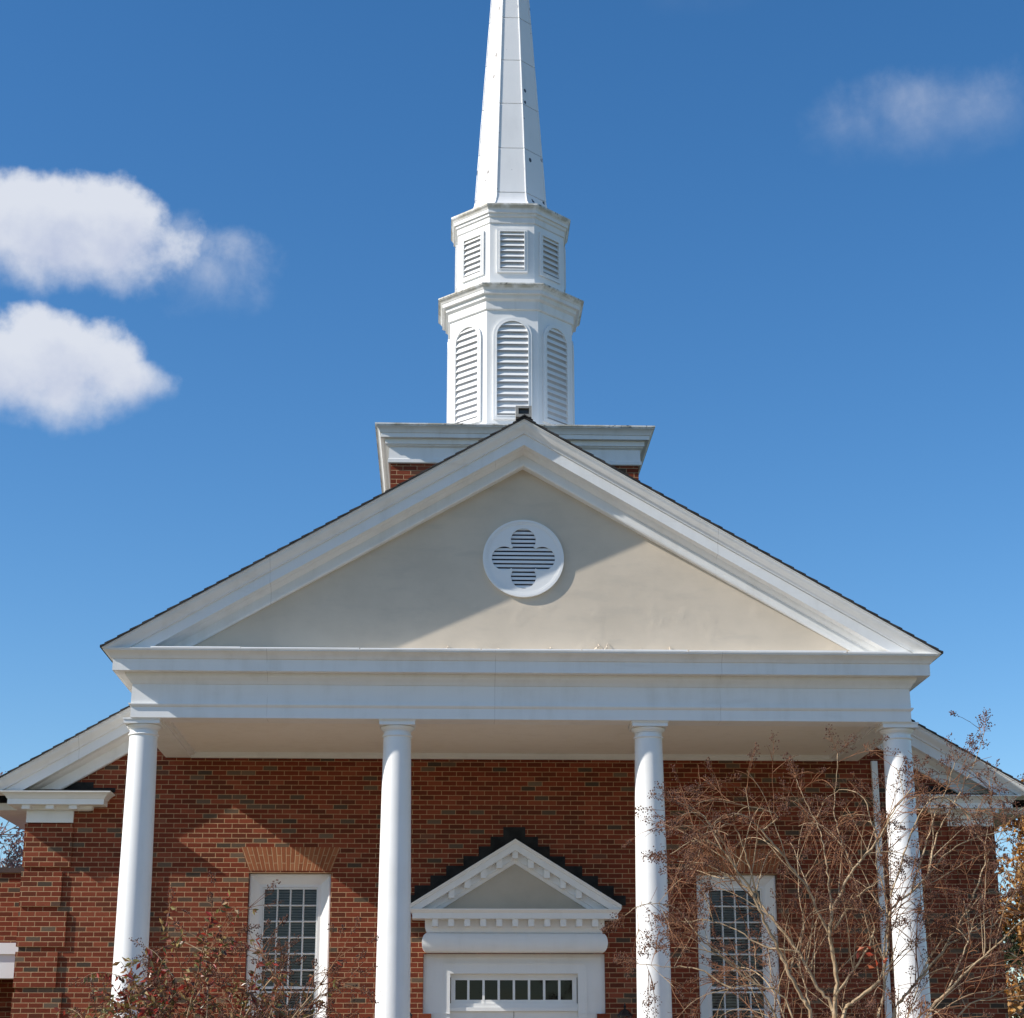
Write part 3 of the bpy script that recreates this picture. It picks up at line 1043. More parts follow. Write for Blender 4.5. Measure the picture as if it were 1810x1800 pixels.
# raking cornice of the door pediment: slope meets the ends of the horizontal cornice
DA, DS = 4.628, 0.615
rk = [(0.0, -0.41), (0.012, -0.41), (0.02, -0.395), (0.05, -0.385), (0.055, -0.365), (0.152, -0.365), (0.152, -0.24), (0.255, -0.24), (0.265, -0.225), (0.31, -0.205), (0.32, -0.195), (0.32, 0.0), (0.0, 0.0)]
nk = len(rk)
vs = []
for x in (-1.9, 0.0, 1.9):
    for dr, y in rk:
        vs.append((x, y, DA-DS*abs(x)-dr))
fs = []
for i in range(2):
    for k in range(nk):
        j = (k+1) % nk
        fs.append((i*nk+k, (i+1)*nk+k, (i+1)*nk+j, i*nk+j))
fs += [tuple(range(nk)), tuple(range(2*nk, 3*nk))[::-1]]
rkb = MB().add(vs, fs)
for k in (1, 2, 3, 4, 5, 6, 7, 8, 9):
    xk = -1.085+0.2203*k-0.0165
    zt = DA-DS*abs(xk)-0.153
    if k == 5:
        rkb.prism([(xk-.04, zt-.115+.01), (xk+.04, zt-.115+.01), (xk+.04, zt-DS*.04), (xk, zt), (xk-.04, zt-DS*.04)], -0.335, -0.2405)
    else:
        rkb.prism([(xk-.04, zt-.105), (xk+.04, zt-.105), (xk+.04, DA-DS*abs(xk+.04)-.153), (xk-.04, DA-DS*abs(xk-.04)-.153)], -0.335, -0.2405)
dped = dp.build('door_pediment', M['paint'], d_ob, smooth=28)
rkb.build('door_raking_cornice', M['paint'], d_ob, bisect=[((0, 0, 3.681), (0, 0, -1)), ((1.462, 0, 0), (1, 0, 0)), ((-1.462, 0, 0), (-1, 0, 0))])
MB().prism([(-1.05, 3.66), (1.05, 3.66), (0, 4.34)], -0.17, -0.03).build('door_tympanum', M['door_panel'], d_ob)
# stepped lead flashing let into the brick above the door pediment
fx = [0.155, 0.335, 0.50, 0.715, 0.955, 1.175, 1.395, 1.56]
ft = [4.838+0.1354*0 - 0.1354*k for k in range(8)]
fb = MB()
ztop = 4.838
for k, hx in enumerate(fx):
    z1 = ztop-0.1354*k
    fb.box(-hx, hx, -0.009, 0.02, z1-0.1354+0.0004, z1)
fb.build('step_flashing', M['lead'], d_ob)
# transom light of eight panes
tb = MB()
w0 = (0.878+0.829)/8
for k in range(9):
    xk = -0.842+k*0.2105
    ww = 0.016 if 0 < k < 8 else 0.03
    tb.box(xk-ww, xk+ww, -0.012, 0.045, 2.4405, 2.7895)
tb.box(-0.86, 0.86, -0.009, 0.04, 2.4402, 2.487)
tb.box(-0.86, 0.86, -0.009, 0.04, 2.752, 2.7897)
tb.build('transom', M['paint'], d_ob)
MB().add([(-.85, .03, 2.46), (.85, .03, 2.46), (.85, .03, 2.78), (-.85, .03, 2.78)], [(0, 1, 2, 3)]).build('glass_pane', M['glass'], d_ob, fix=False)
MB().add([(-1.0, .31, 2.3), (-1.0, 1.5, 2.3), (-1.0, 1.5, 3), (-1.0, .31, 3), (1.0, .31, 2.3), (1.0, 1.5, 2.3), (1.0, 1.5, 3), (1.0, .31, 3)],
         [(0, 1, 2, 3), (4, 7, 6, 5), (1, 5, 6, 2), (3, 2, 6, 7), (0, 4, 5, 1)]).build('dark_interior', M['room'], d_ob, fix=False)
for s in (-1, 1):
    lf = MB()
    x0, x1 = (0.004, 0.884) if s > 0 else (-0.884, -0.004)
    lf.box(x0, x1, 0.0, 0.05, 0.16, 2.334)
    for (za, zb_) in ((0.35, 0.95), (1.10, 2.20)):
        for (xa, xb) in ((x0+.11, x0+.40), (x0+.48, x1-.11)):
            lf.ring([(xa, za), (xa, zb_), (xb, zb_), (xb, za)], [(xa+.03, za+.03), (xa+.03, zb_-.03), (xb-.03, zb_-.03), (xb-.03, za+.03)], -0.012, -0.0002)
    dr = lf.build('door', M['paint'], d_ob)

for o in d_ob.children:
    if o.name.split('.')[0] in ('transom', 'glass_pane', 'door'):
        for v in o.data.vertices:
            v.co.y += 0.195

# downspouts
for s in (-1, 1):
    x = s*5.165
    dsb = MB()
    dsb.box(x-0.042, x+0.042, -0.078, -0.012, 0.2, 5.79)
    for z in (1.2, 3.1, 5.0):
        dsb.box(x-0.05, x+0.05, -0.083, -0.001, z, z+0.03)
    dsb.build('downspout', M['paint'], church)


# round vent in the gable -----------------------------------------------------
VC = 7.925


def quat(a):
    """radius of the quatrefoil at polar angle a"""
    best = 0.0
    c_, s_ = math.cos(a), math.sin(a)
    best = max(best, 0.150/max(abs(c_), abs(s_)))
    for k in range(4):
        lx, lz = 0.248*math.cos(k*math.pi/2), 0.248*math.sin(k*math.pi/2)
        bq = c_*lx+s_*lz
        disc = bq*bq-(0.248**2-0.162**2)
        if disc > 0 and bq > 0:
            best = max(best, bq+math.sqrt(disc))
    return best


NA = 160
vb = MB()
ang = [2*math.pi*i/NA for i in range(NA)]


def circ(r_):
    return [(r_*math.cos(a), VC+r_*math.sin(a)) for a in ang]


q_in = [(quat(a)*math.cos(a), VC+quat(a)*math.sin(a)) for a in ang]
vb.ring(circ(0.470), q_in, -3.083, -3.072)
vb.ring(circ(0.527), circ(0.494), -3.099, -3.04)
vb.ring(circ(0.494), circ(0.4701), -3.091, -3.04)
lean(vb)
vent = vb.build('round_vent', M['paint'], church, smooth=30)
lv = MB()
pz = 0.0565
z = VC+0.43
while z > VC-0.42:
    zz = max(abs(z-VC), abs(z-pz-VC))
    hw_ = math.sqrt(max(0.455**2-zz*zz, 0.0))
    if hw_ > 0.02:
        lv.add([(-hw_, -3.060, z-.002), (hw_, -3.060, z-.002), (hw_, -3.0705, z-pz+.018), (-hw_, -3.0705, z-pz+.018), (hw_, -3.059, z-pz+.018), (-hw_, -3.059, z-pz+.018)],
               [(0, 1, 2, 3), (3, 2, 4, 5), (0, 3, 5), (1, 4, 2), (0, 5, 4, 1)])
    z -= pz
lean(lv)
lv.build('louver', M['paint'], vent)
vs_ = MB().prism([(0.469*math.cos(a), VC+0.469*math.sin(a)) for a in ang[::4]], -3.0575, -3.05)
lean(vs_)
vs_.build('vent_backing', M['mesh'], vent)

# ------------------------------------------------------------------ steeple
SX, SY = -0.012, 1.087


def octa(ap, phase=math.pi/8):
    r_ = ap/math.cos(math.pi/8)
    return [(SX+r_*math.cos(phase+k*math.pi/4), SY+r_*math.sin(phase+k*math.pi/4)) for k in range(8)]


def cw(path):
    return path[::-1]


TB = 1.805
tbm = MB().box(SX-TB, SX+TB, SY-TB, SY+TB, 6.5, 10.0)
tower = tbm.build('tower_base', M['brick'], church)
tp = [(0.0, 9.985), (0.030, 9.985), (0.042, 9.995), (0.042, 10.045), (0.028, 10.055), (0.024, 10.225), (0.035, 10.232), (0.060, 10.245), (0.065, 10.262), (0.085, 10.264), (0.085, 10.335), (0.092, 10.342),
      (0.148, 10.345), (0.148, 10.405), (0.160, 10.412), (0.166, 10.43), (0.180, 10.458), (0.204, 10.485), (0.220, 10.495), (0.220, 10.510), (0.232, 10.514), (0.232, 10.535), (0.0, 10.60), (-0.6, 10.66)]
sq = [(SX-TB, SY-TB), (SX+TB, SY-TB), (SX+TB, SY+TB), (SX-TB, SY+TB)]
tc_ = MB().sweep(sq, tp, closed=True)
tc_.add([(SX-TB+.6, SY-TB+.6, 10.66), (SX+TB-.6, SY-TB+.6, 10.66), (SX+TB-.6, SY+TB-.6, 10.66), (SX-TB+.6, SY+TB-.6, 10.66)], [(0, 1, 2, 3)])
tc_.build('tower_cornice', M['trim_weathered'], tower, smooth=28)

BA = 0.955
bel = MB().sweep(octa(BA), [(0.0, 10.56), (0.0, 12.85)], closed=True)
belfry = bel.build('belfry', M['paint'], church)
bp = [(0.0, 12.775), (0.018, 12.778), (0.030, 12.79), (0.030, 12.915), (0.045, 12.922), (0.062, 12.94), (0.072, 12.945), (0.072, 13.005), (0.082, 13.012), (0.125, 13.014), (0.125, 13.070),
      (0.135, 13.076), (0.145, 13.095), (0.165, 13.118), (0.182, 13.128), (0.182, 13.138), (0.192, 13.140), (0.192, 13.160), (0.0, 13.22), (-0.14, 13.24)]
bp = [(o, z) for o, z in bp]
MB().sweep(octa(BA), bp, closed=True).build('belfry_cornice', M['trim_weathered'], belfry, smooth=25)
LA = 0.843
lan = MB().sweep(octa(LA), [(0.0, 13.20), (0.0, 14.40)], closed=True)
lant = lan.build('lantern_stage', M['paint'], church)
lp = [(0.0, 14.295), (0.010, 14.298), (0.018, 14.308), (0.018, 14.395), (0.030, 14.402), (0.040, 14.412), (0.042, 14.452), (0.050, 14.458), (0.068, 14.460), (0.068, 14.512), (0.075, 14.518),
      (0.082, 14.535), (0.098, 14.556), (0.106, 14.562), (0.106, 14.572), (0.113, 14.574), (0.113, 14.602), (-0.05, 14.625), (-0.3, 14.63)]
MB().sweep(octa(LA), lp, closed=True).build('lantern_cornice', M['trim_weathered'], lant, smooth=25)

# spire: painted metal sheets lapped in courses, flared at the foot, ribs on the corners
SEAMS = [14.985, 15.80, 16.64, 17.47, 18.30, 19.13, 19.96, 20.79, 21.62]


def sp_ap(z):
    a = 0.5635-0.0683*(z-15.0)
    if z < 14.99:
        t = (14.99-z)/0.37
        a += 0.175*t**2.6
    return a


prof = []
for k in range(10):
    z = 14.615+k*(14.975-14.615)/9
    prof.append((sp_ap(z), z))
for i, z in enumerate(SEAMS):
    prof += [(sp_ap(z)+0.002, z-0.008), (sp_ap(z)-0.016, z-0.007), (sp_ap(z)-0.016, z+0.006), (sp_ap(z), z+0.007)]
    nz = SEAMS[i+1] if i+1 < len(SEAMS) else 23.1
    for q in (0.33, 0.66):
        zz = z+(nz-z)*q
        prof.append((sp_ap(zz)+0.004*q, zz))
prof.append((0.012, 23.1))
sp = MB()
k_ = 1/math.cos(math.pi/8)
sp.lathe([(a*k_, z) for a, z in prof], 8, (SX, SY), math.pi/8)
for k in range(8):
    a = math.pi/8+k*math.pi/4
    sp.tube([(SX+ap*k_*math.cos(a), SY+ap*k_*math.sin(a), z) for ap, z in prof], [0.013]*(len(prof)-1)+[0.006], 6)
sp.build('spire', M['spire'], church)


def to_face(k, ap):
    """local x right, -y outwards, z up  ->  face k of the octagon; k=0 faces the viewer"""
    return Matrix.Translation((SX, SY, 0)) @ Matrix.Rotation(k*math.pi/4, 4, 'Z') @ Matrix.Translation((0, -ap, 0))


def louver(name, hw_, z0, z1, arched, n_slat, k, ap, parent, fr=0.055):
    f = MB()

    def outline(h, za, zb_, arch):
        if not arch:
            return [(-h, za), (h, za), (h, zb_), (-h, zb_)]
        pts = [(-h, za), (h, za)]
        for i in range(17):
            a = math.pi*i/16
            pts.append((h*math.cos(a), zb_-h+h*math.sin(a)))
        return pts
    o1 = outline(hw_, z0, z1, arched)
    o2 = outline(hw_-fr, z0+fr*1.1, z1-fr, arched)
    f.ring(o1, o2, -0.034, 0.002)
    o1b = outline(hw_-fr+.012, z0+fr*1.1-.012, z1-fr+.012, arched)
    f.ring(o1b, outline(hw_-fr-.002, z0+fr*1.1+.002, z1-fr-.002, arched), -0.042, -0.0342)
    za, zb_ = z0+fr*1.1, z1-fr
    hh = hw_-fr
    p_ = (zb_-za)/n_slat
    z = zb_
    for i in range(n_slat):
        zt, zl = z-0.02*p_, z-0.67*p_
        zz = z-0.73*p_
        w_ = hh
        if arched and zz > zb_-hh:
            w_ = math.sqrt(max(hh*hh-(zz-(zb_-hh))**2, 0.0))
        wt = hh
        if arched and zt > zb_-hh:
            wt = math.sqrt(max(hh*hh-(zt-(zb_-hh))**2, 0.0))
        w_ += 0.004
        wt += 0.004
        f.add([(-wt, -0.001, zt), (wt, -0.001, zt), (w_, -0.036, zl), (-w_, -0.036, zl), (w_, -0.034, zz), (-w_, -0.034, zz), (wt, -0.001, zt-0.008), (-wt, -0.001, zt-0.008)],
              [(0, 1, 2, 3), (3, 2, 4, 5), (5, 4, 6, 7)])
        z -= p_
    f.xform(to_face(k, ap))
    fo = f.build(name, M['paint'], parent)
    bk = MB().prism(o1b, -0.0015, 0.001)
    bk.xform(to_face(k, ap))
    bk.build('vent_backing', M['void'], fo)  # greyed backing puts the shade between the slats into colour
    return fo


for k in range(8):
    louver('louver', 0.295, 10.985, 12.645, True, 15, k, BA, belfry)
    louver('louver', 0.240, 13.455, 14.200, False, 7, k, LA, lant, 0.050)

# ------------------------------------------------------------------ small things on the church
fl_ = empty('floodlight', (0.0, -3.30, RZ+0.06))
tag(fl_, 'small grey box floodlight perched on the ridge at the tip of the portico gable', 'floodlight')
h = MB()
h.ring([(-.105, 9.79), (-.105, 9.945), (.105, 9.945), (.105, 9.79)], [(-.07, 9.83), (-.07, 9.912), (.07, 9.912), (.07, 9.83)], -3.34, -3.20)
h.box(-.0699, .0699, -3.26, -3.21, 9.8301, 9.9119)
h.build('housing', M['lampgrey'], fl_)
lz = MB().box(-.0695, .0695, -3.290, -3.262, 9.8305, 9.9115)
for q in range(4):
    lz.box(-.066, .066, -3.300, -3.2905, 9.838+q*.018, 9.845+q*.018)
lz.build('lens', M['lens'], fl_)
MB().box(-.03, .03, -3.29, -3.25, 9.755, 9.7898).build('bracket', M['iron'], fl_)

for s, nm in ((-1, 'black iron wall lantern left of the church doorway, half behind a column'), (1, 'black iron wall lantern right of the church doorway, only its finial rising into view')):
    lx = s*1.50
    L_ = empty('wall_lantern', (lx, -0.2, 2.1))
    tag(L_, nm, 'lantern', 'wall lanterns beside the church doorway')
    b = MB().lathe([(0.008, 2.43), (0.012, 2.40), (0.022, 2.385), (0.010, 2.37), (0.014, 2.355), (0.05, 2.335), (0.085, 2.30), (0.105, 2.275), (0.105, 2.262), (0.02, 2.26)][::-1], 6, (lx, -0.2))
    b.build('cap', M['iron'], L_)
    b = MB()
    for q in range(6):
        a = q*math.pi/3
        b.tube([(lx+.095*math.cos(a), -.2+.095*math.sin(a), 2.262), (lx+.065*math.cos(a), -.2+.065*math.sin(a), 1.93)], [.007, .007], 4)
    b.lathe([(0.075, 1.93), (0.075, 1.915), (0.03, 1.88), (0.01, 1.84)][::-1], 6, (lx, -0.2))
    b.tube([(lx, -.2, 1.86), (lx, -.12, 1.80), (lx, -.01, 1.84)], [.01, .012, .012], 6)
    b.tube([(lx, -.02, 1.72), (lx, -.02, 1.98)], [.03, .03], 8)
    b.build('bracket', M['iron'], L_)
    MB().lathe([(0.055, 1.935), (0.085, 2.255)], 6, (lx, -0.2)).build('glass_pane', M['glass'], L_)

# ------------------------------------------------------------------ annex on the left
an = empty('brick_annex', (-10.0, 3.0, 0))
tag(an, 'low flat roofed brick annex with dark coping and white lintel at left edge', 'annex')
AY = 0.9
a = MB()
a.box(-16.0, -NW-0.02, AY, AY+0.3, 3.29, 4.27)
a.box(-16.0, -8.9, AY, AY+0.3, 0, 3.289)
a.box(-8.899, -NW-0.02, AY+0.9, AY+1.2, 0, 3.289)
a.box(-16.0, -15.7, AY+0.301, 14.0, 0, 4.27)
a.build('wall', M['brick'], an)
MB().box(-16.05, -NW-0.021, AY-0.04, 14.0, 4.271, 4.345).build('coping', M['coping'], an)
l = MB()
l.box(-8.898, -NW-0.022, AY-0.05, AY+0.31, 2.80, 3.24)
l.box(-8.898, -NW-0.022, AY-0.09, AY-0.0505, 3.13, 3.285)
l.build('lintel', M['paint'], an)


# ------------------------------------------------------------------ plants
def grow(rng, p, d, L, r0, r1, step, droop, jitter, up=0.0):
    """one branch as a list of points and radii"""
    p = Vector(p)
    d = Vector(d).normalized()
    n = max(3, int(L/step))
    pts, rad = [p.copy()], [r0]
    for i in range(1, n+1):
        t = i/n
        d = d+Vector((rng.gauss(0, jitter), rng.gauss(0, jitter), rng.gauss(0, jitter)+up*(1-t)-droop*t*t))
        d.normalize()
        p = p+d*(L/n)
        pts.append(p.copy())
        rad.append(r0+(r1-r0)*t)
    return pts, rad


def side_dir(rng, d, ang, flat=0.75):
    ax = Vector((rng.gauss(0, 1), rng.gauss(0, 1)*flat, rng.gauss(0, 1)))
    ax = ax-d*ax.dot(d)
    ax.normalize()
    return (d*math.cos(ang)+ax*math.sin(ang)).normalized()


def panicle(rng, mb_seed, mb_twig, p, d, size, n):
    """open seed head: short side stalks with round capsules"""
    d = Vector(d).normalized()
    tip = p+d*size
    mb_twig.tube([p, p+d*size*0.5, tip], [0.0028, 0.0022, 0.0012], 3, cap=False)
    for i in range(n):
        t = rng.random()
        b0 = p+d*size*t
        sd = side_dir(rng, d, rng.uniform(0.5, 1.15), 1.0)
        e = b0+sd*size*rng.uniform(0.12, 0.50)*(1.1-0.7*t)
        if i % 2 == 0:
            mb_twig.tube([b0, e], [0.0016, 0.0010], 3, cap=False)
        s = rng.uniform(0.0055, 0.0095)
        mb_seed.blob(e, (s, s, s*rng.uniform(0.9, 1.4)))


def leaf_quad(mb, rng, p, d, length, width):
    d = Vector(d).normalized()
    s = d.cross(Vector((rng.gauss(0, 1), rng.gauss(0, 1), rng.gauss(0, 1)))).normalized()
    nrm = d.cross(s)
    c = p+d*length*0.5+nrm*length*rng.uniform(-.12, .12)
    e = p+d*length+nrm*length*rng.uniform(-.25, .25)
    mb.add([p, c-s*width*0.5, e, c+s*width*0.5], [(0, 1, 2), (0, 2, 3)])


# crape myrtle in front of the right-hand columns --------------------------------
# main limbs: (rises from the root crown?, radius, points in metres)
LIMBS = [
    (1, 0.024,[(2.843,-6.4,2.086),(2.735,-6.44,2.297),(2.593,-6.48,2.579),(2.473,-6.52,2.839),(2.33,-6.56,3.124),(2.21,-6.6,3.386),(2.063,-6.64,3.6),(1.915,-6.68,3.79),(1.715,-6.72,3.882),(1.535,-6.76,3.841),(1.355,-6.8,3.726)]),
    (1, 0.024,[(3.162,-6.0,2.119),(3.008,-5.962,2.41),(2.83,-5.925,2.778),(2.62,-5.887,3.052),(2.457,-5.85,3.279),(2.266,-5.812,3.507),(2.095,-5.775,3.612),(1.846,-5.738,3.742),(1.567,-5.7,3.77)]),
    (1, 0.014,[(2.728,-5.9,2.097),(2.585,-5.914,2.363),(2.285,-5.929,2.484),(1.989,-5.943,2.752),(1.765,-5.957,2.922),(1.518,-5.971,3.229),(1.188,-5.986,3.29),(0.956,-6.0,3.164)]),
    (1, 0.03,[(3.118,-6.2,2.09),(3.154,-6.238,2.447),(3.108,-6.275,2.904),(3.125,-6.312,3.145),(3.23,-6.35,3.386),(3.361,-6.387,3.629),(3.621,-6.425,3.899),(3.809,-6.462,4.219),(4.019,-6.5,4.466)]),
    (0, 0.016,[(3.113,-6.25,2.905),(3.002,-6.3,3.145),(2.88,-6.35,3.41),(2.728,-6.4,3.602),(2.553,-6.45,3.818),(2.376,-6.5,4.009),(2.198,-6.55,4.151),(2.04,-6.6,4.169),(1.829,-6.65,4.063),(1.717,-6.7,3.885)]),
    (1, 0.026,[(3.25,-6.05,2.094),(3.395,-6.005,2.263),(3.67,-5.96,2.484),(3.787,-5.915,2.78),(3.829,-5.87,3.005),(3.889,-5.825,3.259),(4.131,-5.78,3.439),(4.337,-5.735,3.622),(4.575,-5.69,3.857),(4.917,-5.645,4.044),(5.415,-5.6,4.156)]),
    (1, 0.018,[(3.532,-6.4,2.086),(3.618,-6.383,2.346),(3.66,-6.367,2.85),(3.716,-6.35,3.167),(3.7,-6.333,3.389),(3.63,-6.317,3.637),(3.678,-6.3,3.938)]),
    (1, 0.022,[(3.764,-6.1,2.093),(3.913,-6.062,2.31),(4.14,-6.025,2.554),(4.424,-5.988,2.85),(4.664,-5.95,3.2),(4.856,-5.913,3.555),(4.965,-5.875,3.813),(4.913,-5.837,4.022),(4.774,-5.8,4.129)]),
    (1, 0.02,[(4.012,-6.5,2.083),(4.23,-6.58,2.339),(4.444,-6.66,2.549),(4.736,-6.74,2.805),(5.081,-6.82,3.11),(5.234,-6.9,3.175)]),
    (1, 0.016,[(4.496,-6.0,2.119),(4.796,-5.967,2.289),(5.252,-5.933,2.461),(5.498,-5.9,2.524)]),
    (0, 0.013,[(3.17,-6.1,3.161),(3.16,-6.06,3.562),(3.143,-6.02,3.817),(3.113,-5.98,4.075),(3.004,-5.94,4.336),(2.896,-5.9,4.651)]),
    (0, 0.013,[(3.145,-6.3,2.999),(3.366,-6.4,3.309),(3.552,-6.5,3.447),(3.684,-6.6,3.536)]),
    (0, 0.011,[(2.344,-6.5,3.201),(2.265,-6.583,3.436),(2.164,-6.667,3.744),(2.084,-6.75,3.953),(1.988,-6.833,4.041),(1.862,-6.917,3.981),(1.774,-7.0,3.898)]),
    (0, 0.01,[(3.766,-6.0,3.821),(3.697,-5.94,4.184),(3.623,-5.88,4.463),(3.431,-5.82,4.548),(3.227,-5.76,4.438),(3.152,-5.7,4.264)]),
    (0, 0.012,[(3.744,-6.4,3.334),(3.908,-6.46,3.772),(4.041,-6.52,4.113),(4.219,-6.58,4.355),(4.404,-6.64,4.323),(4.577,-6.7,4.166)]),
    (0, 0.012,[(4.293,-5.9,3.606),(4.44,-5.85,4.044),(4.691,-5.8,4.439),(4.918,-5.75,4.814),(5.096,-5.7,5.222)]),
    (0, 0.012,[(3.999,-6.3,3.393),(4.139,-6.35,3.784),(4.251,-6.4,4.128),(4.415,-6.45,4.475),(4.51,-6.5,4.747)]),
    (0, 0.01,[(2.069,-6.0,2.408),(1.733,-5.933,2.605),(1.414,-5.867,2.633),(1.118,-5.8,2.66)]),
    (1, 0.014,[(2.961,-5.8,2.1),(2.928,-5.717,2.395),(2.883,-5.633,2.72),(2.968,-5.55,3.101),(2.949,-5.467,3.464),(2.971,-5.383,3.886),(3.07,-5.3,4.236)]),
    (0, 0.011,[(2.816,-6.0,2.774),(2.457,-5.9,2.853),(2.123,-5.8,3.057),(1.833,-5.7,3.139),(1.639,-5.6,3.121)]),
    (0, 0.013,[(3.114,-6.4,2.322),(3.331,-6.5,2.627),(3.499,-6.6,2.931),(3.439,-6.7,3.14),(3.271,-6.8,3.179)]),
    (0, 0.01,[(3.426,-6.1,3.659),(3.319,-6.075,3.963),(3.263,-6.05,4.271),(3.314,-6.025,4.634),(3.347,-6.0,4.924)]),
    (0, 0.008,[(2.359,-6.6,3.997),(2.536,-6.625,4.143),(2.384,-6.65,4.213),(2.206,-6.675,4.234),(2.024,-6.7,4.131)]),
    (0, 0.009,[(1.912,-6.7,3.788),(1.773,-6.7,4.081),(1.604,-6.7,4.228),(1.456,-6.7,4.277)]),
    (0, 0.012,[(4.421,-6.0,2.85),(4.708,-5.925,3.003),(4.993,-5.85,3.084),(5.217,-5.775,3.341),(5.388,-5.7,3.551)]),
    (0, 0.011,[(4.251,-6.5,2.342),(4.492,-6.467,2.797),(4.594,-6.433,3.041),(4.757,-6.4,3.41)]),
]


def smooth_path(pts, per=5):
    """Catmull-Rom through the points"""
    P = [Vector(p) for p in pts]
    P = [P[0]*2-P[1]]+P+[P[-1]*2-P[-2]]
    out = []
    for i in range(1, len(P)-2):
        a, b, c, d_ = P[i-1], P[i], P[i+1], P[i+2]
        for k in range(per):
            t = k/per
            out.append(0.5*((2*b)+(c-a)*t+(2*a-5*b+4*c-d_)*t*t+(3*b-a-3*c+d_)*t**3))
    out.append(P[-2].copy())
    return out


def make_myrtle():
    rng = random.Random(41)
    base = Vector((3.08, -6.2, 0.0))
    root = empty('crape_myrtle', base)
    tag(root, 'bare multi-stemmed crape myrtle with tan arching branches and dry brown seed heads', 'tree')
    stems, twigs, seeds, reds = MB(), MB(), MB(), MB()
    paths = []
    for rooted, r_, pts in LIMBS:
        if rooted:
            p0 = Vector(pts[0])
            dxy = p0-base
            pts = [tuple(base+Vector((dxy.x*0.22, dxy.y*0.22, 0))), tuple(base+Vector((dxy.x*0.48, dxy.y*0.5, p0.z*0.5)))]+list(pts)
        pp = smooth_path(pts)
        for q in range(1, len(pp)-1):
            pp[q] = pp[q]+Vector((rng.gauss(0, .006), rng.gauss(0, .010), rng.gauss(0, .006)))
        n = len(pp)
        rr = [max(0.0042, r_*(1-0.80*(q/(n-1)))) for q in range(n)]
        stems.tube(pp, rr, 6)
        paths.append((pp, rr, 0.30 if rooted else 0.12))
    # a few more limbs at the back and front of the crown so that it is round
    for k in range(8):
        a = rng.uniform(0, 2*math.pi)
        lx, ly = 0.15+0.42*math.cos(a), 0.75*math.sin(a)
        pp, rr = grow(rng, base+Vector((lx*.3, ly*.3, 0)), (lx*.75, ly*.9, 1.0), rng.uniform(3.0, 3.75), .018, .0045, .10, .12, .045)
        stems.tube(pp, rr, 6)
        paths.append((pp, rr, 0.38))
    for pp, rr, t0 in paths:
        n = len(pp)
        ln = sum((pp[q+1]-pp[q]).length for q in range(n-1))
        for c in range(int(2+ln*2.6)):
            i = min(max(int(n*rng.uniform(t0, 0.98)), 1), n-2)
            dd = (pp[i+1]-pp[i]).normalized()
            d1 = side_dir(rng, dd, rng.uniform(0.45, 1.05))
            d1.z += 0.25
            if pp[i].x < 1.7:
                d1.x = abs(d1.x)*0.6
            if pp[i].z > 4.1:
                d1.z = min(d1.z, 0.15)
            p1, r1 = grow(rng, pp[i], d1, rng.uniform(0.35, 1.05)*(0.6 if pp[i].x < 1.9 or pp[i].z > 4.1 else 1.0), min(rr[i]*0.6, 0.0068), 0.0028, 0.055, rng.uniform(0.05, 0.34), 0.045, 0.03)
            (stems if rng.random() < 0.62 else twigs).tube(p1, r1, 5)
            m_ = len(p1)
            for c2 in range(rng.randint(3, 5)):
                k = min(max(int(m_*rng.uniform(0.25, 0.98)), 1), m_-2)
                d2 = side_dir(rng, (p1[k+1]-p1[k]).normalized(), rng.uniform(0.4, 1.0))
                p2, r2 = grow(rng, p1[k], d2, rng.uniform(0.15, 0.46), 0.0036, 0.0020, 0.05, rng.uniform(0.02, 0.22), 0.06, 0.03)
                twigs.tube(p2, r2, 4)
                if rng.random() < 0.40:
                    panicle(rng, seeds, twigs, p2[-1], p2[-1]-p2[-2], rng.uniform(.13, .25), rng.randint(18, 40))
            if rng.random() < 0.6:
                panicle(rng, seeds, twigs, p1[-1], p1[-1]-p1[-2], rng.uniform(.16, .28), rng.randint(22, 40))
        for q in range(2):
            panicle(rng, seeds, twigs, pp[-1], (pp[-1]-pp[-3])+Vector((rng.gauss(0, .05), rng.gauss(0, .05), .03)), 0.30, 55)
    for k in range(9):
        q = Vector((3.36+rng.uniform(-.16, .16), -7.0+rng.uniform(-.1, .1), 2.70+rng.uniform(-.10, .10)))
        leaf_quad(reds, rng, q, (rng.gauss(0, 1), rng.gauss(0, 1), -.5), .085, .045)
    stems.build('trunk', M['bark'], root, smooth=60)
    twigs.build('twigs', M['twig'], root)
    seeds.build('seed_heads', M['seed'], root, fix=False)
    reds.build('red_leaves', M['red_leaf'], root, fix=False)


make_myrtle()


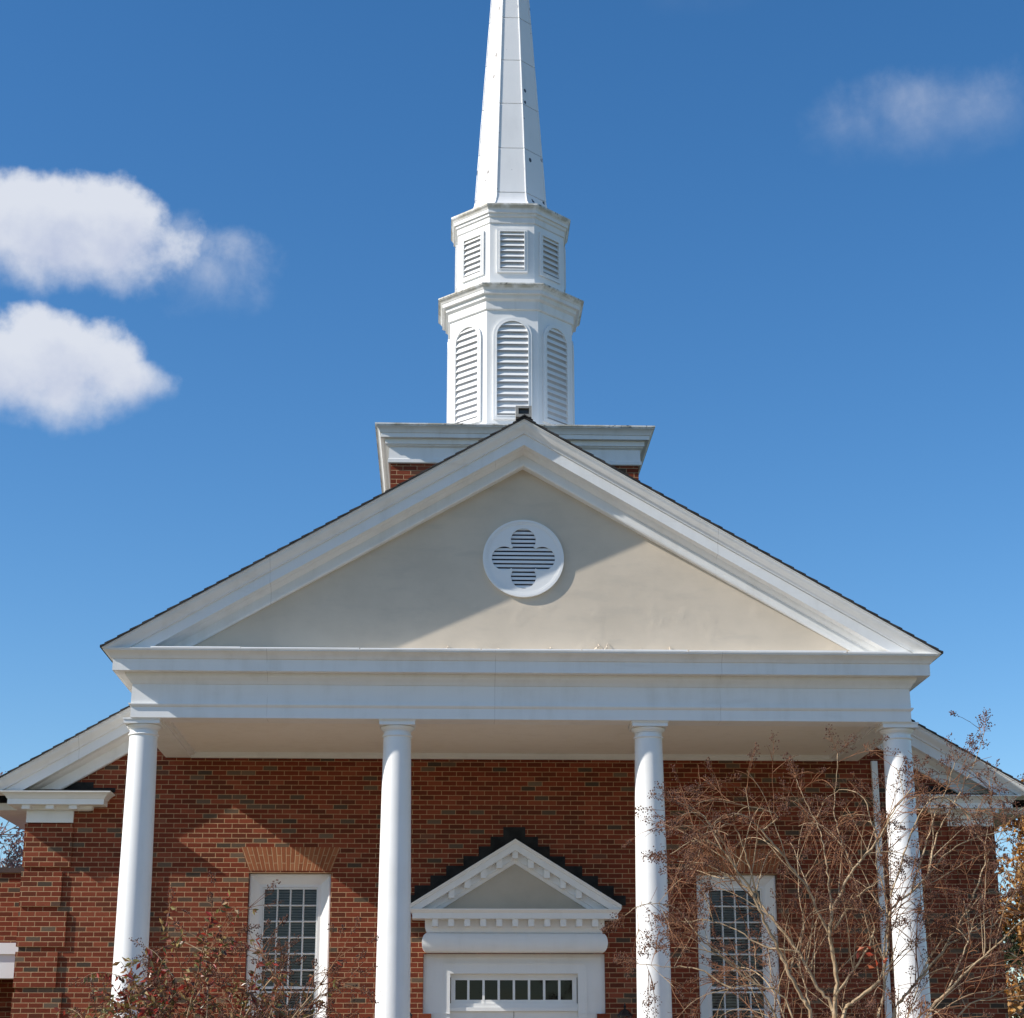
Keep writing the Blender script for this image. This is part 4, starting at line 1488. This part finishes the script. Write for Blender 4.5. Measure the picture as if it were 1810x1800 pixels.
# leafy crape myrtle shrub before the left-hand window ------------------------------
def make_shrub():
    rng = random.Random(17)
    base = Vector((-3.62, -6.4, 0.0))
    root = empty('leafy_shrub', base)
    tag(root, 'low crape myrtle shrub with red and olive autumn leaves before the left window', 'shrub')
    stems, twigs, seeds, lv_ = MB(), MB(), MB(), MB()
    spec = [(-0.72, 0.0, 2.45), (-0.55, 0.2, 2.60), (-0.42, -0.2, 2.55), (-0.30, 0.1, 2.62), (-0.18, -0.15, 2.60), (-0.06, 0.2, 2.68), (0.06, -0.1, 2.66), (0.17, 0.15, 2.72), (0.36, -0.2, 2.95),
            (0.48, 0.1, 2.95), (-0.50, -0.3, 2.40), (-0.12, -0.35, 2.45), (0.62, -0.1, 2.90), (-0.32, .3, 2.5), (0.80, .1, 2.80), (0.12, -.35, 2.5), (0.28, .25, 2.9), (0.72, -.25, 2.75), (-0.02, .05, 2.98), (-0.36, 0.0, 2.85)]
    for lx, ly, L in spec:
        if lx < .26 and L < 2.8:
            L -= 0.42
        else:
            L -= 0.12
        pts, rad = grow(rng, base+Vector((lx*.3, ly*.3, 0)), (lx*0.42, ly*0.5, 1.0), L, .020, .005, .08, rng.uniform(.03, .12), .05)
        stems.tube(pts, rad, 6)
        n = len(pts)
        leafy = lx < 0.26 and L < 2.8
        for c in range(rng.randint(9, 13)):
            i = min(max(int(n*rng.uniform(.45, .99)), 1), n-2)
            dd = (pts[i+1]-pts[i]).normalized()
            p1, r1 = grow(rng, pts[i], side_dir(rng, dd, rng.uniform(.4, 1.0)), rng.uniform(.3, .85), .0065, .0028, .06, rng.uniform(.04, .22), .05, .03)
            (stems if rng.random() < .4 else twigs).tube(p1, r1, 4)
            for k in range(1, len(p1)):
                if leafy and rng.random() < .62 or (not leafy and rng.random() < .16):
                    dk = (p1[k]-p1[k-1]).normalized()
                    for q in (0, 1, 2):
                        dl = side_dir(rng, dk, rng.uniform(.6, 1.2), 1.0)
                        dl.z -= 0.5
                        leaf_quad(lv_, rng, p1[k], dl, rng.uniform(.065, .115), rng.uniform(.028, .048))
            for c2 in range(rng.randint(2, 4)):
                k = min(max(int(len(p1)*rng.uniform(.3, .95)), 1), len(p1)-1)
                p2, r2 = grow(rng, p1[k], side_dir(rng, (p1[k]-p1[k-1]).normalized(), .7), rng.uniform(.15, .4), .0038, .002, .05, .08, .06)
                twigs.tube(p2, r2, 4)
                if leafy:
                    for j in range(1, len(p2)):
                        for q3 in (0, 1):
                            dl = side_dir(rng, (p2[j]-p2[j-1]).normalized(), .9, 1.0)
                            dl.z -= .5
                            leaf_quad(lv_, rng, p2[j], dl, rng.uniform(.06, .11), rng.uniform(.026, .045))
                if rng.random() < (.35 if leafy else .8):
                    panicle(rng, seeds, twigs, p2[-1], p2[-1]-p2[-2], rng.uniform(.12, .22), rng.randint(18, 36))
        panicle(rng, seeds, twigs, pts[-1], pts[-1]-pts[-2], .2, 26)
    # arching shoots hung with rows of drooping leaves on the left
    for (p0, d0, L) in (((-4.05, -6.3, 2.35), (-0.85, 0, 0.55), 0.72), ((-4.2, -6.5, 1.95), (-1.0, 0, 0.35), 0.95), ((-3.9, -6.2, 2.1), (-.6, 0, .3), .55), ((-3.75, -6.4, 2.45), (-.5, .1, .7), .5)):
        p1, r1 = grow(rng, p0, d0, L, .006, .0025, .04, .16, .03)
        stems.tube(p1, r1, 4)
        for k in range(1, len(p1)):
            for q in range(3):
                leaf_quad(lv_, rng, p1[k], (rng.gauss(0, .35), rng.gauss(0, .5), -1), rng.uniform(.06, .10), rng.uniform(.022, .036))
        panicle(rng, seeds, twigs, p1[-1], p1[-1]-p1[-2], .2, 26)
    # thin shoot with one red leaf in front of the second column
    p1, r1 = grow(rng, (-2.25, -6.5, 1.85), (.55, 0, .50), .80, .004, .002, .06, .02, .02)
    twigs.tube(p1, r1, 4)
    leaf_quad(lv_, rng, p1[-1], (.1, 0, -1), .10, .034)
    panicle(rng, seeds, twigs, p1[len(p1)//2], Vector((-.1, 0, 1)), .22, 26)
    stems.build('stems', M['bark'], root, smooth=60)
    twigs.build('twigs', M['twig'], root)
    seeds.build('seed_heads', M['seed'], root, fix=False)
    lv_.build('leaves', M['autumn'], root, fix=False)


make_shrub()


# trees beyond the church ------------------------------------------------------------
def far_tree(seed, base, height, spread, leafmat, label, n_leaf, leafsize, density_top=1.0):
    rng = random.Random(seed)
    base = Vector(base)
    root = empty('autumn_tree', base)
    tag(root, label, 'tree', 'trees behind the church')
    tr, cr = MB(), MB()
    pts, rad = grow(rng, base, (0, 0, 1), height*0.9, height*.022, .03, .5, .0, .03)
    tr.tube(pts, rad, 8)
    ends = []
    n = len(pts)
    for k in range(26):
        i = min(max(int(n*rng.uniform(.22, .97)), 1), n-2)
        a = rng.uniform(0, 2*math.pi)
        d = Vector((math.cos(a), math.sin(a), rng.uniform(.25, .9)))
        L = spread*rng.uniform(.55, 1.05)*(1.15-.55*i/n)
        p1, r1 = grow(rng, pts[i], d, L, rad[i]*.5, .015, .35, .05, .09, .05)
        tr.tube(p1, r1, 5)
        for c in range(9):
            j = min(max(int(len(p1)*rng.uniform(.25, .98)), 1), len(p1)-1)
            p2, r2 = grow(rng, p1[j], side_dir(rng, (p1[j]-p1[j-1]).normalized(), rng.uniform(.4, .9), 1.0), rng.uniform(.5, 1.5), .022, .008, .2, .04, .1, .05)
            tr.tube(p2, r2, 4)
            ends += p2[2:]
            for c3 in range(3):
                q = rng.randint(1, len(p2)-1)
                p3, r3 = grow(rng, p2[q], side_dir(rng, (p2[q]-p2[q-1]).normalized(), .8, 1.0), rng.uniform(.25, .6), .010, .005, .15, .03, .1)
                tr.tube(p3, r3, 3)
                ends += p3[1:]
    clump = [rng.random() for _ in range(997)]
    for k in range(n_leaf):
        i = rng.randrange(len(ends))
        if clump[(i//14) % 997] < .38:
            continue
        p = ends[i]+Vector((rng.gauss(0, .12), rng.gauss(0, .12), rng.gauss(0, .12)))
        leaf_quad(cr, rng, p, (rng.gauss(0, 1), rng.gauss(0, 1), rng.gauss(0, 1)), leafsize*rng.uniform(.7, 1.3), leafsize*.6)
    tr.build('trunk', M['greybark'], root, smooth=60)
    cr.build('crown', leafmat, root, fix=False)


far_tree(3, (15.9, 24.0, 0), 8.9, 3.6, M['orange_leaf'], 'tall orange brown autumn tree beyond the right corner of the church', 30000, .17)
far_tree(8, (-14.6, 26.0, 0), 9.0, 3.4, M['mauve_leaf'], 'pale mauve thinning tree rising behind the flat annex roof', 16000, .12)
far_tree(12, (18.2, 30.0, 0), 5.4, 3.6, M['dark_leaf'], 'dark green tree low behind the orange tree at right', 20000, .18)
